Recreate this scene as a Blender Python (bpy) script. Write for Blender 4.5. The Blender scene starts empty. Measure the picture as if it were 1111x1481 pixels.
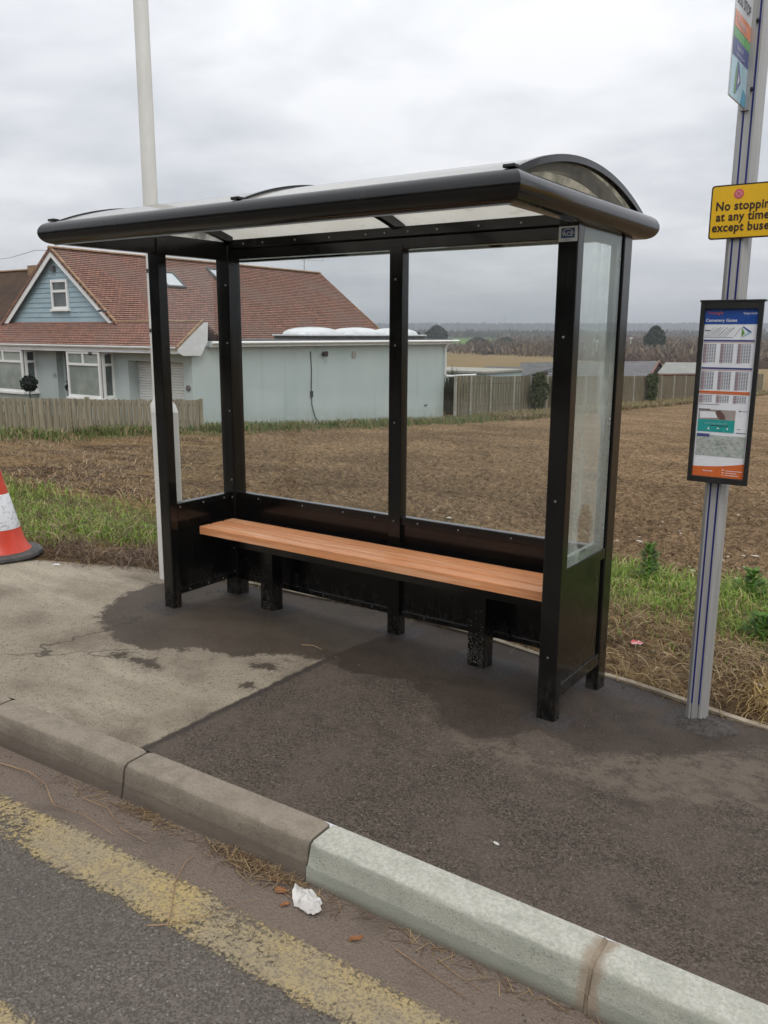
import bpy, math, random
import numpy as np
from mathutils import Matrix, Vector
random.seed(7); RNG = np.random.default_rng(11)
scn = bpy.context.scene
COL = scn.collection
R = math.radians

# ---------------------------------------------------------------- terrain maths
def _h(ix, iy, s):
    n = (ix.astype(np.int64) * 374761393 + iy.astype(np.int64) * 668265263 + s * 974711) & 0x7fffffff
    n = ((n ^ (n >> 13)) * 1274126177) & 0x7fffffff
    n = (n ^ (n >> 16)) & 0xffff
    return n / 65535.0
def vn(x, y, s=0):
    x = np.asarray(x, float); y = np.asarray(y, float)
    ix = np.floor(x); iy = np.floor(y); fx = x - ix; fy = y - iy
    fx = fx * fx * (3 - 2 * fx); fy = fy * fy * (3 - 2 * fy)
    a = _h(ix, iy, s); b = _h(ix + 1, iy, s); c = _h(ix, iy + 1, s); d = _h(ix + 1, iy + 1, s)
    return (a * (1 - fx) + b * fx) * (1 - fy) + (c * (1 - fx) + d * fx) * fy
def fbm(x, y, s=0, o=4):
    t = 0; a = .5; x = np.asarray(x, float); y = np.asarray(y, float)
    for k in range(o):
        t = t + a * vn(x, y, s + k * 17); x = x * 2.03 + 3.1; y = y * 2.03 + 1.7; a *= .5
    return t / (1 - .5 ** o)
def sst(a, b, x):
    t = np.clip((x - a) / (b - a), 0, 1); return t * t * (3 - 2 * t)
XS = [0, 7, 12.2, 26.7, 63.5, 110, 160, 420, 900, 1500, 3000, 6000]
ZS = [0, -.75, -1.1, -2.0, -3.35, -4.7, -5.3, -5.5, -3, 4, 17, 44]
def G(x, y):
    x = np.asarray(x, float); y = np.asarray(y, float)
    z = -0.0148 * np.clip(x, -8, 4) - .075 * np.clip(y, 0, .6)
    z = z + np.interp(np.maximum(0, y - 1.0), XS, ZS)
    return z - .008 * np.clip(-5 - x, 0, 25) * sst(1, 5, y)
def g(x, y): return float(G(x, y))
EX = [-12, -5.2, -4.5, -4.07, -3.8, -3.35, -2.9, -2.4, -1.44, -.76, 0, .42, .74, 2, 6]
EY = [-.6, -.42, -.22, .0, .22, .50, .64, .72, .83, .79, .70, .62, .58, .52, .4]
def edge(x): return np.interp(x, EX, EY)
KX = [-30, -8, -3.8, -2.01, -1.17, -.29, .65, 1.06, 4, 20]
KY = [-3.6, -1.60, -1.345, -1.235, -1.187, -1.144, -1.118, -1.11, -1.05, -.9]
def kb(x): return np.interp(x, KX, KY)

# ---------------------------------------------------------------- mesh builder
class MB:
    def __init__(s): s.v = []; s.f = []
    def add(s, vs, fs):
        n = len(s.v); s.v += [tuple(map(float, q)) for q in vs]; s.f += [tuple(i + n for i in f) for f in fs]; return s
    def box(s, x0, x1, y0, y1, z0, z1):
        return s.add([(x0,y0,z0),(x1,y0,z0),(x1,y1,z0),(x0,y1,z0),(x0,y0,z1),(x1,y0,z1),(x1,y1,z1),(x0,y1,z1)],
            [(0,3,2,1),(4,5,6,7),(0,1,5,4),(1,2,6,5),(2,3,7,6),(3,0,4,7)])
    def obox(s, O, u, n, u0, u1, z0, z1, n0, n1):
        # u = direction along the wall, n = outward direction, z up
        O = Vector(O); u = Vector(u); n = Vector(n); Z = Vector((0,0,1))
        P = [O + u*a + n*b + Z*c for c in (z0, z1) for (a, b) in ((u0,n1),(u1,n1),(u1,n0),(u0,n0))]
        return s.add(P, [(0,3,2,1),(4,5,6,7),(0,1,5,4),(1,2,6,5),(2,3,7,6),(3,0,4,7)])
    def poly(s, P, th):
        # planar polygon given thickness vector th
        th = Vector(th); n = len(P); Q = [Vector(q) for q in P]
        return s.add(Q + [q + th for q in Q], [tuple(range(n))[::-1], tuple(range(n, 2*n))] + [(i, (i+1) % n, (i+1) % n + n, i + n) for i in range(n)])
    def quad(s, *P): return s.add(P, [tuple(range(len(P)))])
    def sweep(s, rings, closed=True, caps=True):
        n = len(rings[0]); b = len(s.v)
        for r in rings: s.v += [tuple(map(float, q)) for q in r]
        for k in range(len(rings) - 1):
            for i in range(n if closed else n - 1):
                j = (i + 1) % n
                s.f.append((b + k*n + i, b + k*n + j, b + (k+1)*n + j, b + (k+1)*n + i))
        if caps: s.f.append(tuple(b + i for i in range(n))[::-1]); s.f.append(tuple(b + (len(rings)-1)*n + i for i in range(n)))
        return s
    def tube(s, pts, r, n=8):
        pts = [Vector(q) for q in pts]; rr = r if isinstance(r, (list, tuple)) else [r] * len(pts); rings = []
        for k, q in enumerate(pts):
            d = (pts[min(k+1, len(pts)-1)] - pts[max(k-1, 0)]).normalized()
            a = d.orthogonal().normalized() if k == 0 else (a - d * a.dot(d)).normalized()
            c = d.cross(a)
            rings.append([q + (a*math.cos(t) + c*math.sin(t)) * rr[k] for t in [2*math.pi*i/n for i in range(n)]])
        return s.sweep(rings)
    def lathe(s, c, prof, n=24, axis='z', sx=1, sy=1):
        c = Vector(c); rings = []
        for (r, h) in prof:
            rr = []
            for i in range(n):
                t = 2*math.pi*i/n
                if axis == 'z': rr.append(c + Vector((r*math.cos(t)*sx, r*math.sin(t)*sy, h)))
                elif axis == 'y': rr.append(c + Vector((r*math.cos(t), -h, r*math.sin(t))))
                else: rr.append(c + Vector((h, r*math.cos(t), r*math.sin(t))))
            rings.append(rr)
        return s.sweep(rings)
    def build(s, name, mat, parent=None, origin=(0,0,0), smooth=False, bevel=0, uvf=None, cols=None):
        off = Vector(origin) if parent is None else Vector(parent['_o'])
        me = bpy.data.meshes.new(name)
        me.from_pydata([tuple(Vector(q) - off) for q in s.v], [], s.f)
        if mat: me.materials.append(mat)
        if uvf:
            uv = me.uv_layers.new(name='UVMap')
            for l in me.loops: uv.data[l.index].uv = uvf(s.v[l.vertex_index])
        me.update()
        o = bpy.data.objects.new(name, me); COL.objects.link(o)
        o['_o'] = list(off)
        if parent is not None: o.parent = parent
        else: o.location = off
        if smooth:
            for p in me.polygons: p.use_smooth = True
            m = o.modifiers.new('es', 'EDGE_SPLIT'); m.split_angle = R(38)
        if bevel:
            m = o.modifiers.new('bv', 'BEVEL'); m.width = bevel; m.segments = 2; m.limit_method = 'ANGLE'; m.angle_limit = R(40)
        return o

def tag(o, label=None, cat=None, group=None, kind=None):
    if label: o['label'] = label
    if cat: o['category'] = cat
    if group: o['group'] = group
    if kind: o['kind'] = kind
    return o
def thing(name, loc, label, cat, group=None):
    o = bpy.data.objects.new(name, None); COL.objects.link(o); o.location = loc; o['_o'] = list(loc); o.empty_display_size = .1
    return tag(o, label, cat, group)
def copy_tree(src, loc, label=None, rz=0, sc=1):
    c = src.copy(); COL.objects.link(c); c.location = loc; c.rotation_euler = (0,0,rz); c.scale = (sc,)*3
    if label: c['label'] = label
    for ch in list(src.children):
        d = ch.copy(); COL.objects.link(d); d.parent = c
    return c

# ---------------------------------------------------------------- materials
def newmat(name):
    m = bpy.data.materials.new(name); m.use_nodes = True; nt = m.node_tree; nt.nodes.clear()
    return m, nt
class NT:
    def __init__(s, name):
        s.m, s.t = newmat(name); s.out = s.n('ShaderNodeOutputMaterial')
    def n(s, typ, **kw):
        x = s.t.nodes.new(typ)
        for k, v in kw.items():
            if k.startswith('i_'):
                x.inputs[k[2:].replace('_', ' ')].default_value = v
            else: setattr(x, k, v)
        return x
    def l(s, a, b): s.t.links.new(a, b)
    def pos(s, kind='Object', scale=(1,1,1)):
        if kind == 'World': o = s.n('ShaderNodeNewGeometry').outputs['Position']
        else: o = s.n('ShaderNodeTexCoord').outputs[kind]
        mp = s.n('ShaderNodeMapping'); mp.inputs['Scale'].default_value = scale; s.l(o, mp.inputs['Vector']); return mp.outputs['Vector']
    def noise(s, vec, scale, detail=4, rough=.6):
        x = s.n('ShaderNodeTexNoise'); x.inputs['Scale'].default_value = scale; x.inputs['Detail'].default_value = detail; x.inputs['Roughness'].default_value = rough
        s.l(vec, x.inputs['Vector']); return x.outputs['Fac']
    def vor(s, vec, scale, out='Distance'):
        x = s.n('ShaderNodeTexVoronoi'); x.inputs['Scale'].default_value = scale; s.l(vec, x.inputs['Vector']); return x.outputs[out]
    def mr(s, v, a, b, c=0., d=1., smooth=True):
        x = s.n('ShaderNodeMapRange'); x.interpolation_type = 'SMOOTHSTEP' if smooth else 'LINEAR'
        x.inputs['From Min'].default_value = a; x.inputs['From Max'].default_value = b; x.inputs['To Min'].default_value = c; x.inputs['To Max'].default_value = d
        s.l(v, x.inputs['Value']); return x.outputs['Result']
    def mix(s, f, a, b, mode='MIX'):
        x = s.n('ShaderNodeMix'); x.data_type = 'RGBA'; x.blend_type = mode
        for sock, val in ((x.inputs[0], f), (x.inputs[6], a), (x.inputs[7], b)):
            if isinstance(val, (int, float)): sock.default_value = val
            elif isinstance(val, tuple): sock.default_value = (*val, 1) if len(val) == 3 else val
            else: s.l(val, sock)
        return x.outputs[2]
    def math(s, op, a, b=0.):
        x = s.n('ShaderNodeMath'); x.operation = op
        for sock, val in ((x.inputs[0], a), (x.inputs[1], b)):
            if isinstance(val, (int, float)): sock.default_value = val
            else: s.l(val, sock)
        return x.outputs[0]
    def attr(s, name, out='Fac'):
        x = s.n('ShaderNodeAttribute'); x.attribute_name = name; return x.outputs[out]
    def bump(s, h, strength=.3, dist=.01, prev=None):
        x = s.n('ShaderNodeBump'); x.inputs['Strength'].default_value = strength; x.inputs['Distance'].default_value = dist; s.l(h, x.inputs['Height'])
        if prev: s.l(prev, x.inputs['Normal'])
        return x.outputs['Normal']
    def fres(s, f0=.04, single=False):
        lw = s.n('ShaderNodeLayerWeight'); lw.inputs['Blend'].default_value = .5
        k = s.math('ADD', s.math('MULTIPLY', s.math('POWER', lw.outputs['Facing'], 5.), 1-f0), f0)
        if single: return k
        return s.math('MULTIPLY', k, s.math('SUBTRACT', 1., s.n('ShaderNodeNewGeometry').outputs['Backfacing']))
    def bsdf(s, col, rough=.6, metal=0., nrm=None, spec=.5, coat=0., out=True):
        x = s.n('ShaderNodeBsdfPrincipled')
        for k, v in (('Base Color', col), ('Roughness', rough), ('Metallic', metal), ('Specular IOR Level', spec), ('Coat Weight', coat)):
            if isinstance(v, (int, float)): x.inputs[k].default_value = v
            elif isinstance(v, tuple): x.inputs[k].default_value = (*v, 1)
            else: s.l(v, x.inputs[k])
        x.inputs['Coat Roughness'].default_value = .08
        if nrm: s.l(nrm, x.inputs['Normal'])
        if out: s.l(x.outputs[0], s.out.inputs[0])
        return x.outputs[0]
def pm(name, c1, c2=None, scale=6, rough=.6, bump=0, bs=40, metal=0., spec=.5, coat=0., stretch=(1,1,1), lo=.35, hi=.65, bd=.003):
    t = NT(name); v = t.pos('Object', stretch)
    if c2 is None: c2 = tuple(k*.82 for k in c1)
    f = t.mr(t.noise(v, scale, 5), lo, hi)
    c = t.mix(f, c1, c2)
    nr = t.bump(t.noise(v, bs, 4), bump, bd) if bump else None
    rr = t.mr(t.noise(v, scale*2.3, 3), .3, .7, max(.02, rough*.85), min(1, rough*1.15))
    t.bsdf(c, rr, metal, nr, spec, coat); return t.m

M = {}
M['black'] = pm('black_gloss_paint', (.0045,.0045,.005), (.007,.0066,.006), 3, .2, .12, 9, spec=.42, coat=.2, bd=.004)
def m_black():
    t = NT('black_gloss_paint'); v = t.pos('World'); s = t.n('ShaderNodeSeparateXYZ'); t.l(v, s.inputs[0])
    c = t.mix(t.mr(t.noise(v, 3, 5), .35, .65), (.0042,.0042,.0046), (.0075,.007,.0062))
    lo = t.mr(s.outputs['Z'], .02, .30, 1, 0); d = t.math('MULTIPLY', lo, t.mr(t.noise(t.pos('World', (1,1,.45)), 26, 5, .7), .42, .66)); 
    st = t.mr(t.noise(t.pos('World', (14,14,.7)), 1.6, 5, .65), .56, .74, 0, .16); d = t.math('ADD', t.math('MULTIPLY', d, .5), st)
    c = t.mix(d, c, (.052,.042,.033)); rr = t.math('ADD', t.mr(t.noise(v, 7, 4), .3, .7, .13, .24), t.math('MULTIPLY', d, .6))
    t.bsdf(c, rr, 0, t.bump(t.noise(v, 9, 4), .12, .004), .42, .15); return t.m
M['black'] = m_black()
M['black_dull'] = pm('black_satin', (.012,.012,.012), (.02,.019,.018), 5, .4)
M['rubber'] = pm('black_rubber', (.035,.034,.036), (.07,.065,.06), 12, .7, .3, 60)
M['gap_shade'] = pm('gap_shade_black', (.006,.005,.004), (.010,.008,.006), 5, .9, spec=.1)  # near-black colour standing in for shade between the bench slats
M['bolt'] = pm('bolt_steel', (.45,.45,.45), rough=.35, metal=1.)
M['alu'] = pm('brushed_aluminium', (.47,.465,.455), (.40,.395,.385), 3, .5, .05, 60, metal=.4, stretch=(8,8,.5))
M['blue_line'] = pm('blue_strip', (.012,.018,.16), (.010,.014,.12), 5, .35)
M['lamp_paint'] = pm('grey_post_paint', (.82,.81,.76), (.70,.69,.64), 4, .5, .15, 30, stretch=(1,1,.4))
M['white'] = pm('white_upvc', (.84,.85,.83), (.76,.77,.75), 2, .35)
M['whitewood'] = pm('white_fascia', (.76,.78,.78), (.66,.67,.66), 1.5, .5, stretch=(1,1,3))
M['soffit'] = pm('soffit_white', (.6,.6,.6), rough=.6)
M['seal'] = pm('tar_seam', (.02,.02,.02), rough=.8)
M['heap'] = pm('loose_asphalt', (.045,.038,.033), (.085,.073,.064), 60, .9, 1., 90, bd=.012)
M['chrome'] = pm('galvanised', (.5,.5,.5), rough=.4, metal=.8)
M['felt'] = pm('roof_felt', (.085,.082,.085), (.125,.12,.118), .8, .8, .2, 12)
M['felt2'] = pm('green_grey_felt', (.20,.21,.19), (.25,.25,.22), .8, .8, .2, 12)
M['shedred'] = pm('red_brown_boards', (.20,.085,.055), (.13,.06,.042), 1.5, .7, stretch=(1,1,8))
M['shedbrown'] = pm('dark_brown_boards', (.045,.03,.024), (.07,.045,.03), 1.5, .8, stretch=(1,1,8))
M['digits'] = pm('dark_digits', (.04,.045,.05), rough=.5)

def m_render_wall():
    t = NT('painted_render'); v = t.pos('World')
    f = t.mr(t.noise(v, .5, 5), .3, .7); c = t.mix(f, (.47,.545,.535), (.52,.59,.575))
    st = t.noise(t.pos('World', (1.6, 1.6, .12)), 2.2, 4); c = t.mix(t.mr(st, .55, .8, 0, .5), c, (.36,.41,.39))
    # splash dirt low on the wall
    sz = t.n('ShaderNodeSeparateXYZ'); t.l(t.pos('World'), sz.inputs[0])
    lo = t.math('MULTIPLY', t.mr(t.noise(v, 3, 4), .3, .7, .2, 1), .35)
    h = t.math('SUBTRACT', t.math('MULTIPLY', sz.outputs['Y'], -.062), .15)
    dz = t.math('SUBTRACT', sz.outputs['Z'], h)
    c = t.mix(t.math('MULTIPLY', t.mr(dz, 0, .55, 1, 0), lo), c, (.27,.29,.21))
    t.bsdf(c, .85, 0, t.bump(t.noise(v, 60, 4), .25, .004), .3); return t.m
M['render'] = m_render_wall()

def m_tiles(name, c1, c2, c3, moss):
    t = NT(name)
    uv = t.n('ShaderNodeTexCoord').outputs['UV']
    b = t.n('ShaderNodeTexBrick'); t.l(uv, b.inputs['Vector'])
    b.inputs['Scale'].default_value = 1; b.inputs['Brick Width'].default_value = .17; b.inputs['Row Height'].default_value = .115
    b.inputs['Mortar Size'].default_value = .010; b.inputs['Color1'].default_value = (*c1,1); b.inputs['Color2'].default_value = (*c2,1); b.inputs['Mortar'].default_value = (.05,.03,.025,1)
    b.inputs['Bias'].default_value = -.1
    v = t.pos('World')
    c = t.mix(t.mr(t.noise(v, .55, 6), .42, .68), b.outputs['Color'], c3)
    wv = t.noise(t.pos('World', (1, 6, 6)), 1.4, 4); c = t.mix(t.mr(wv, .5, .75, 0, .5), c, c1)
    c = t.mix(t.mr(t.noise(v, 3.2, 5, .7), .62, .72, 0, .55), c, moss)
    t.bsdf(c, .85, 0, t.bump(t.noise(v, 30, 3), .2, .01), .3); return t.m
M['tile'] = m_tiles('clay_tiles', (.33,.165,.118), (.19,.107,.082), (.19,.125,.10), (.40,.31,.22))
M['tile_dark'] = m_tiles('dark_mossy_tiles', (.07,.045,.03), (.05,.032,.024), (.10,.06,.032), (.16,.10,.04))
M['ridge'] = pm('ridge_tiles', (.34,.22,.12), (.20,.12,.07), 6, .85)
M['clad'] = pm('blue_weatherboard', (.33,.45,.49), (.28,.39,.44), 1.2, .55, stretch=(1,1,4))

def m_plank():
    t = NT('varnished_hardwood'); v = t.pos('Object', (1.2, 22, 22)); w = t.pos('Object', (.5, 7, 7))
    c = t.mix(t.mr(t.noise(v, 4, 6, .7), .3, .7), (.82,.36,.155), (.62,.25,.105))
    c = t.mix(t.mr(t.noise(w, 3, 4), .48, .66, 0, .7), c, (.88,.50,.29))
    kn = t.vor(t.pos('Object', (2.2, 9, 9)), 1.0); c = t.mix(t.mr(kn, .03, .1, .65, 0), c, (.22,.08,.04))
    t.bsdf(c, .38, 0, t.bump(t.noise(v, 9, 4), .2, .002), .5, .15); return t.m
M['plank'] = m_plank()
def m_fence(name, a, b, cc):
    t = NT(name); v = t.pos('World', (9, 9, .5)); c = t.mix(t.mr(t.noise(v, 1.3, 3), .35, .65), a, b)
    c = t.mix(t.mr(t.noise(t.pos('World', (30, 30, 2)), 1, 4), .45, .7, 0, .6), c, cc)
    c = t.mix(t.mr(t.noise(t.pos('World'), 1.7, 4), .55, .75, 0, .5), c, (.13,.15,.075))
    t.bsdf(c, .9, 0, t.bump(t.noise(v, 6, 3), .4, .01), .2); return t.m
M['fence'] = m_fence('weathered_boards', (.33,.285,.20), (.20,.175,.125), (.40,.36,.28))
M['fence2'] = m_fence('grey_green_boards', (.215,.188,.125), (.13,.115,.075), (.27,.235,.165))
M['conpost'] = pm('concrete_post', (.40,.38,.33), (.30,.29,.24), 5, .9, .3, 30)

def m_glass(name, film, filmcol, fr_lo=.0, window=False, clear=None):
    t = NT(name)
    tr = t.n('ShaderNodeBsdfTransparent'); tr.inputs[0].default_value = (.975,.985,.98,1)
    gl = t.n('ShaderNodeBsdfGlossy'); gl.inputs['Roughness'].default_value = .02; gl.inputs[0].default_value = (.9,.95,.95,1)
    m1 = t.n('ShaderNodeMixShader'); t.l(t.fres(.07), m1.inputs[0]); t.l(tr.outputs[0], m1.inputs[1]); t.l(gl.outputs[0], m1.inputs[2])
    df = t.n('ShaderNodeBsdfDiffuse'); df.inputs[0].default_value = (*filmcol, 1)
    tl = t.n('ShaderNodeBsdfTranslucent'); tl.inputs[0].default_value = (*filmcol, 1)
    ad = t.n('ShaderNodeMixShader'); ad.inputs[0].default_value = .5; t.l(df.outputs[0], ad.inputs[1]); t.l(tl.outputs[0], ad.inputs[2])
    m2 = t.n('ShaderNodeMixShader')
    v = t.pos('World')
    f = t.math('MULTIPLY', t.mr(t.noise(v, 1.8, 5), .3, .75, .35, 1.), film)
    st = t.mr(t.noise(t.pos('World', (5, 5, .5)), 2.0, 4), .5, .72, 1., 1.7); f = t.math('MULTIPLY', f, st)
    sp = t.mr(t.noise(v, 90, 2), .72, .78, 0, .05); f = t.math('ADD', f, sp)
    if clear:
        # wiped patch and dirt rising towards the foot of the pane
        s = t.n('ShaderNodeSeparateXYZ'); t.l(v, s.inputs[0])
        dy = t.math('DIVIDE', t.math('SUBTRACT', s.outputs['Y'], clear[0]), clear[2]); dz = t.math('DIVIDE', t.math('SUBTRACT', s.outputs['Z'], clear[1]), clear[3])
        d = t.math('SQRT', t.math('ADD', t.math('MULTIPLY', dy, dy), t.math('MULTIPLY', dz, dz)))
        d = t.math('ADD', d, t.math('MULTIPLY', t.math('SUBTRACT', t.noise(v, 22, 3), .5), .35))
        f = t.math('MULTIPLY', f, t.mr(d, .8, 1.1, .22, 1))
        f = t.math('MULTIPLY', f, t.mr(s.outputs['Z'], 1.25, 1.75, 1.0, .55))
    t.l(f, m2.inputs[0]); t.l(m1.outputs[0], m2.inputs[1]); t.l(ad.outputs[0], m2.inputs[2]); t.l(m2.outputs[0], t.out.inputs[0]); return t.m
M['glass'] = m_glass('shelter_glass', .016, (.62,.64,.62))
M['glass_side'] = m_glass('misted_side_glass', .46, (.72,.80,.76), clear=(.235,.80,.085,.115))
M['pane'] = pm('window_glass', (.05,.06,.058), (.12,.14,.135), .9, .06, spec=.6)
M['pane_light'] = pm('curtained_window_glass', (.20,.24,.22), (.34,.38,.35), .8, .08, spec=.6)
def m_roofsheet():
    t = NT('opal_roof_sheet'); v = t.pos('Object')
    c = t.mix(t.mr(t.noise(v, 2.5, 5), .3, .7), (.80,.775,.69), (.70,.67,.58))
    c = t.mix(t.mr(t.noise(v, 14, 5, .7), .56, .72, 0, .5), c, (.46,.42,.33))
    tl = t.n('ShaderNodeBsdfTranslucent'); t.l(c, tl.inputs[0]); df = t.n('ShaderNodeBsdfDiffuse'); t.l(c, df.inputs[0])
    a = t.n('ShaderNodeMixShader'); a.inputs[0].default_value = .40; t.l(tl.outputs[0], a.inputs[1]); t.l(df.outputs[0], a.inputs[2])
    gl = t.n('ShaderNodeBsdfGlossy'); gl.inputs['Roughness'].default_value = .12
    b = t.n('ShaderNodeMixShader'); t.l(t.fres(.09, True), b.inputs[0]); t.l(a.outputs[0], b.inputs[1]); t.l(gl.outputs[0], b.inputs[2])
    t.l(b.outputs[0], t.out.inputs[0]); return t.m
M['sheet'] = m_roofsheet()
def m_gableglass():
    t = NT('smoky_gable_glass'); v = t.pos('Object')
    tr = t.n('ShaderNodeBsdfTransparent'); tr.inputs[0].default_value = (.84,.82,.76,1)
    df = t.n('ShaderNodeBsdfDiffuse'); df.inputs[0].default_value = (.24,.225,.19,1)
    gl = t.n('ShaderNodeBsdfGlossy'); gl.inputs['Roughness'].default_value = .05
    a = t.n('ShaderNodeMixShader'); t.l(t.mr(t.noise(v, 12, 5), .35, .68, .10, .55), a.inputs[0]); t.l(tr.outputs[0], a.inputs[1]); t.l(df.outputs[0], a.inputs[2])
    b = t.n('ShaderNodeMixShader'); t.l(t.fres(.05), b.inputs[0]); t.l(a.outputs[0], b.inputs[1]); t.l(gl.outputs[0], b.inputs[2])
    t.l(b.outputs[0], t.out.inputs[0]); return t.m
M['gableglass'] = m_gableglass()

def m_road():
    t = NT('road_asphalt'); v = t.pos('World'); 
    vc = t.vor(v, 170, 'Color'); s = t.n('ShaderNodeSeparateColor'); t.l(vc, s.inputs[0])
    c = t.mix(t.mr(s.outputs[0], 0, 1, 0, 1), (.088,.075,.063), (.170,.147,.124))
    c = t.mix(t.mr(s.outputs[1], .972, .98, 0, .8), c, (.27,.255,.235))
    c = t.mix(t.mr(t.noise(v, 1.3, 4), .3, .7, 0, .35), c, (.10,.088,.078))
    # silt in the gutter strip
    gt = t.attr('gutter'); nz = t.noise(v, 9, 5, .65); k = t.math('ADD', gt, t.math('MULTIPLY', t.math('SUBTRACT', nz, .5), .55))
    silt = t.mix(t.mr(t.noise(v, 160, 3), .35, .7), (.165,.125,.10), (.215,.17,.135))
    silt = t.mix(t.mr(t.noise(v, 4, 5), .5, .7, 0, .6), silt, (.11,.085,.068))
    c = t.mix(t.mr(k, .35, .6, 0, .93), c, silt)
    hb = t.math('ADD', t.vor(v, 110), t.math('MULTIPLY', t.noise(v, 300, 2), .7))
    t.bsdf(c, t.mr(t.noise(v, 3, 3), .3, .7, .75, .9), 0, t.bump(hb, .9, .006), .2); return t.m
M['road'] = m_road()
def m_yellow():
    t = NT('worn_yellow_line'); v = t.pos('World'); 
    n1 = t.noise(v, 62, 6, .75); n2 = t.noise(v, 3.2, 4); eg = t.attr('edge')
    k = t.math('ADD', t.math('ADD', n1, t.math('MULTIPLY', t.math('SUBTRACT', n2, .5), .5)), t.math('MULTIPLY', eg, -.30))
    al = t.mr(k, .31, .47)
    col = t.mix(t.mr(t.noise(v, 5, 5), .3, .7), (.40,.30,.125), (.29,.24,.15)); col = t.mix(t.mr(t.noise(v, 95, 5, .7), .45, .60, 0, .8), col, (.165,.132,.10)); col = t.mix(t.mr(t.noise(t.pos('World', (.5,2,1)), 9, 4), .5, .7, 0, .55), col, (.20,.165,.12))
    tr = t.n('ShaderNodeBsdfTransparent'); mx = t.n('ShaderNodeMixShader')
    b = t.bsdf(col, .75, 0, t.bump(t.noise(v, 90, 3), .6, .003), .3, out=False)
    t.l(al, mx.inputs[0]); t.l(tr.outputs[0], mx.inputs[1]); t.l(b, mx.inputs[2]); t.l(mx.outputs[0], t.out.inputs[0]); return t.m
M['yellow'] = m_yellow()
def m_pave():
    t = NT('footway_asphalt'); v = t.pos('World'); s = t.n('ShaderNodeSeparateXYZ'); t.l(v, s.inputs[0])
    vc = t.vor(v, 170, 'Color'); sc = t.n('ShaderNodeSeparateColor'); t.l(vc, sc.inputs[0])
    fine = t.noise(v, 240, 3)
    new = t.mix(sc.outputs[0], (.040,.032,.025), (.140,.113,.090)); new = t.mix(t.mr(sc.outputs[1], .975, .985, 0, .6), new, (.24,.21,.185))
    new = t.mix(t.mr(t.noise(v, 2.2, 6, .65), .4, .66, 0, .6), new, (.135,.108,.087)); new = t.mix(t.mr(t.noise(t.pos('World', (1,1.7,1)), 6.5, 6, .7), .52, .68, 0, .4), new, (.045,.037,.031))
    gum = t.vor(v, 3.1); ck = t.n('ShaderNodeTexVoronoi'); ck.feature = 'DISTANCE_TO_EDGE'; ck.inputs['Scale'].default_value = .62
    wob = t.n('ShaderNodeVectorMath'); wob.operation = 'ADD'; nzc = t.n('ShaderNodeTexNoise'); nzc.inputs['Scale'].default_value = 5; nzc.inputs['Detail'].default_value = 5; t.l(v, nzc.inputs['Vector'])
    sc2 = t.n('ShaderNodeVectorMath'); sc2.operation = 'SCALE'; sc2.inputs['Scale'].default_value = .22; t.l(nzc.outputs['Color'], sc2.inputs[0]); t.l(v, wob.inputs[0]); t.l(sc2.outputs[0], wob.inputs[1]); t.l(wob.outputs[0], ck.inputs['Vector'])
    crk = t.math('MULTIPLY', t.mr(ck.outputs['Distance'], .0015, .0035, 1, 0), t.mr(t.noise(v, .9, 3), .46, .54))
    old = t.mix(t.mr(fine, .3, .7), (.37,.315,.24), (.27,.228,.172)); old = t.mix(t.mr(t.noise(v, 2.0, 6, .65), .42, .68), old, (.20,.165,.125))
    old = t.mix(t.mr(t.noise(t.pos('World', (.6, 2.0, 1)), 1.1, 4), .46, .66, 0, .8), old, (.45,.40,.31))
    old = t.mix(t.mr(sc.outputs[1], .90, .94, 0, .6), old, (.09,.075,.06)); old = t.mix(t.mr(t.noise(v, 38, 4, .7), .55, .7, 0, .5), old, (.13,.11,.085))
    sx = t.math('ADD', s.outputs['X'], t.math('MULTIPLY', t.math('SUBTRACT', t.noise(v, 14, 4, .7), .5), .045))
    seam = t.mr(sx, -1.215, -1.205)
    old = t.mix(t.math('MULTIPLY', crk, .75), old, (.06,.05,.04)); old = t.mix(t.mr(gum, .028, .034, .5, 0), old, (.12,.105,.085)); new = t.mix(t.mr(gum, .022, .028, .5, 0), new, (.20,.18,.155))
    c = t.mix(seam, old, new)
    band = t.mr(t.math('ABSOLUTE', t.math('ADD', sx, 1.19)), .0, .035, .7, 0); c = t.mix(band, c, (.04,.034,.03))
    n2 = t.noise(v, 11, 6, .7); n3 = t.noise(v, 45, 4, .6)
    nn = t.math('ADD', t.math('MULTIPLY', t.math('SUBTRACT', n2, .5), 1.1), t.math('MULTIPLY', t.math('SUBTRACT', n3, .5), .35))
    du = t.mr(t.math('ADD', t.attr('dust'), t.math('MULTIPLY', nn, 1.5)), .46, .72, 0, .60); c = t.mix(du, c, t.mix(t.mr(fine, .3, .7), (.215,.178,.135), (.15,.122,.094)))
    wk = t.math('ADD', t.attr('wet'), t.math('MULTIPLY', nn, 1.5)); w = t.mr(wk, .40, .66)
    wc = t.mix(t.mr(t.noise(v, 5, 4), .35, .65), (.036,.024,.016), (.060,.043,.031)); wc = t.mix(t.math('MULTIPLY', sc.outputs[0], .5), wc, (.085,.07,.06))
    c = t.mix(t.math('MULTIPLY', w, .88), c, wc)
    pt = t.mr(t.attr('patch'), .45, .55); c = t.mix(t.math('MULTIPLY', pt, .85), c, t.mix(sc.outputs[0], (.035,.031,.03), (.085,.076,.072)))
    rg = t.mr(w, 0, 1, .9, .66)
    hb = t.math('ADD', t.vor(v, 170), t.math('MULTIPLY', fine, .8))
    t.bsdf(c, rg, 0, t.bump(hb, .9, .005), .18); return t.m
M['pave'] = m_pave()
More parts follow.
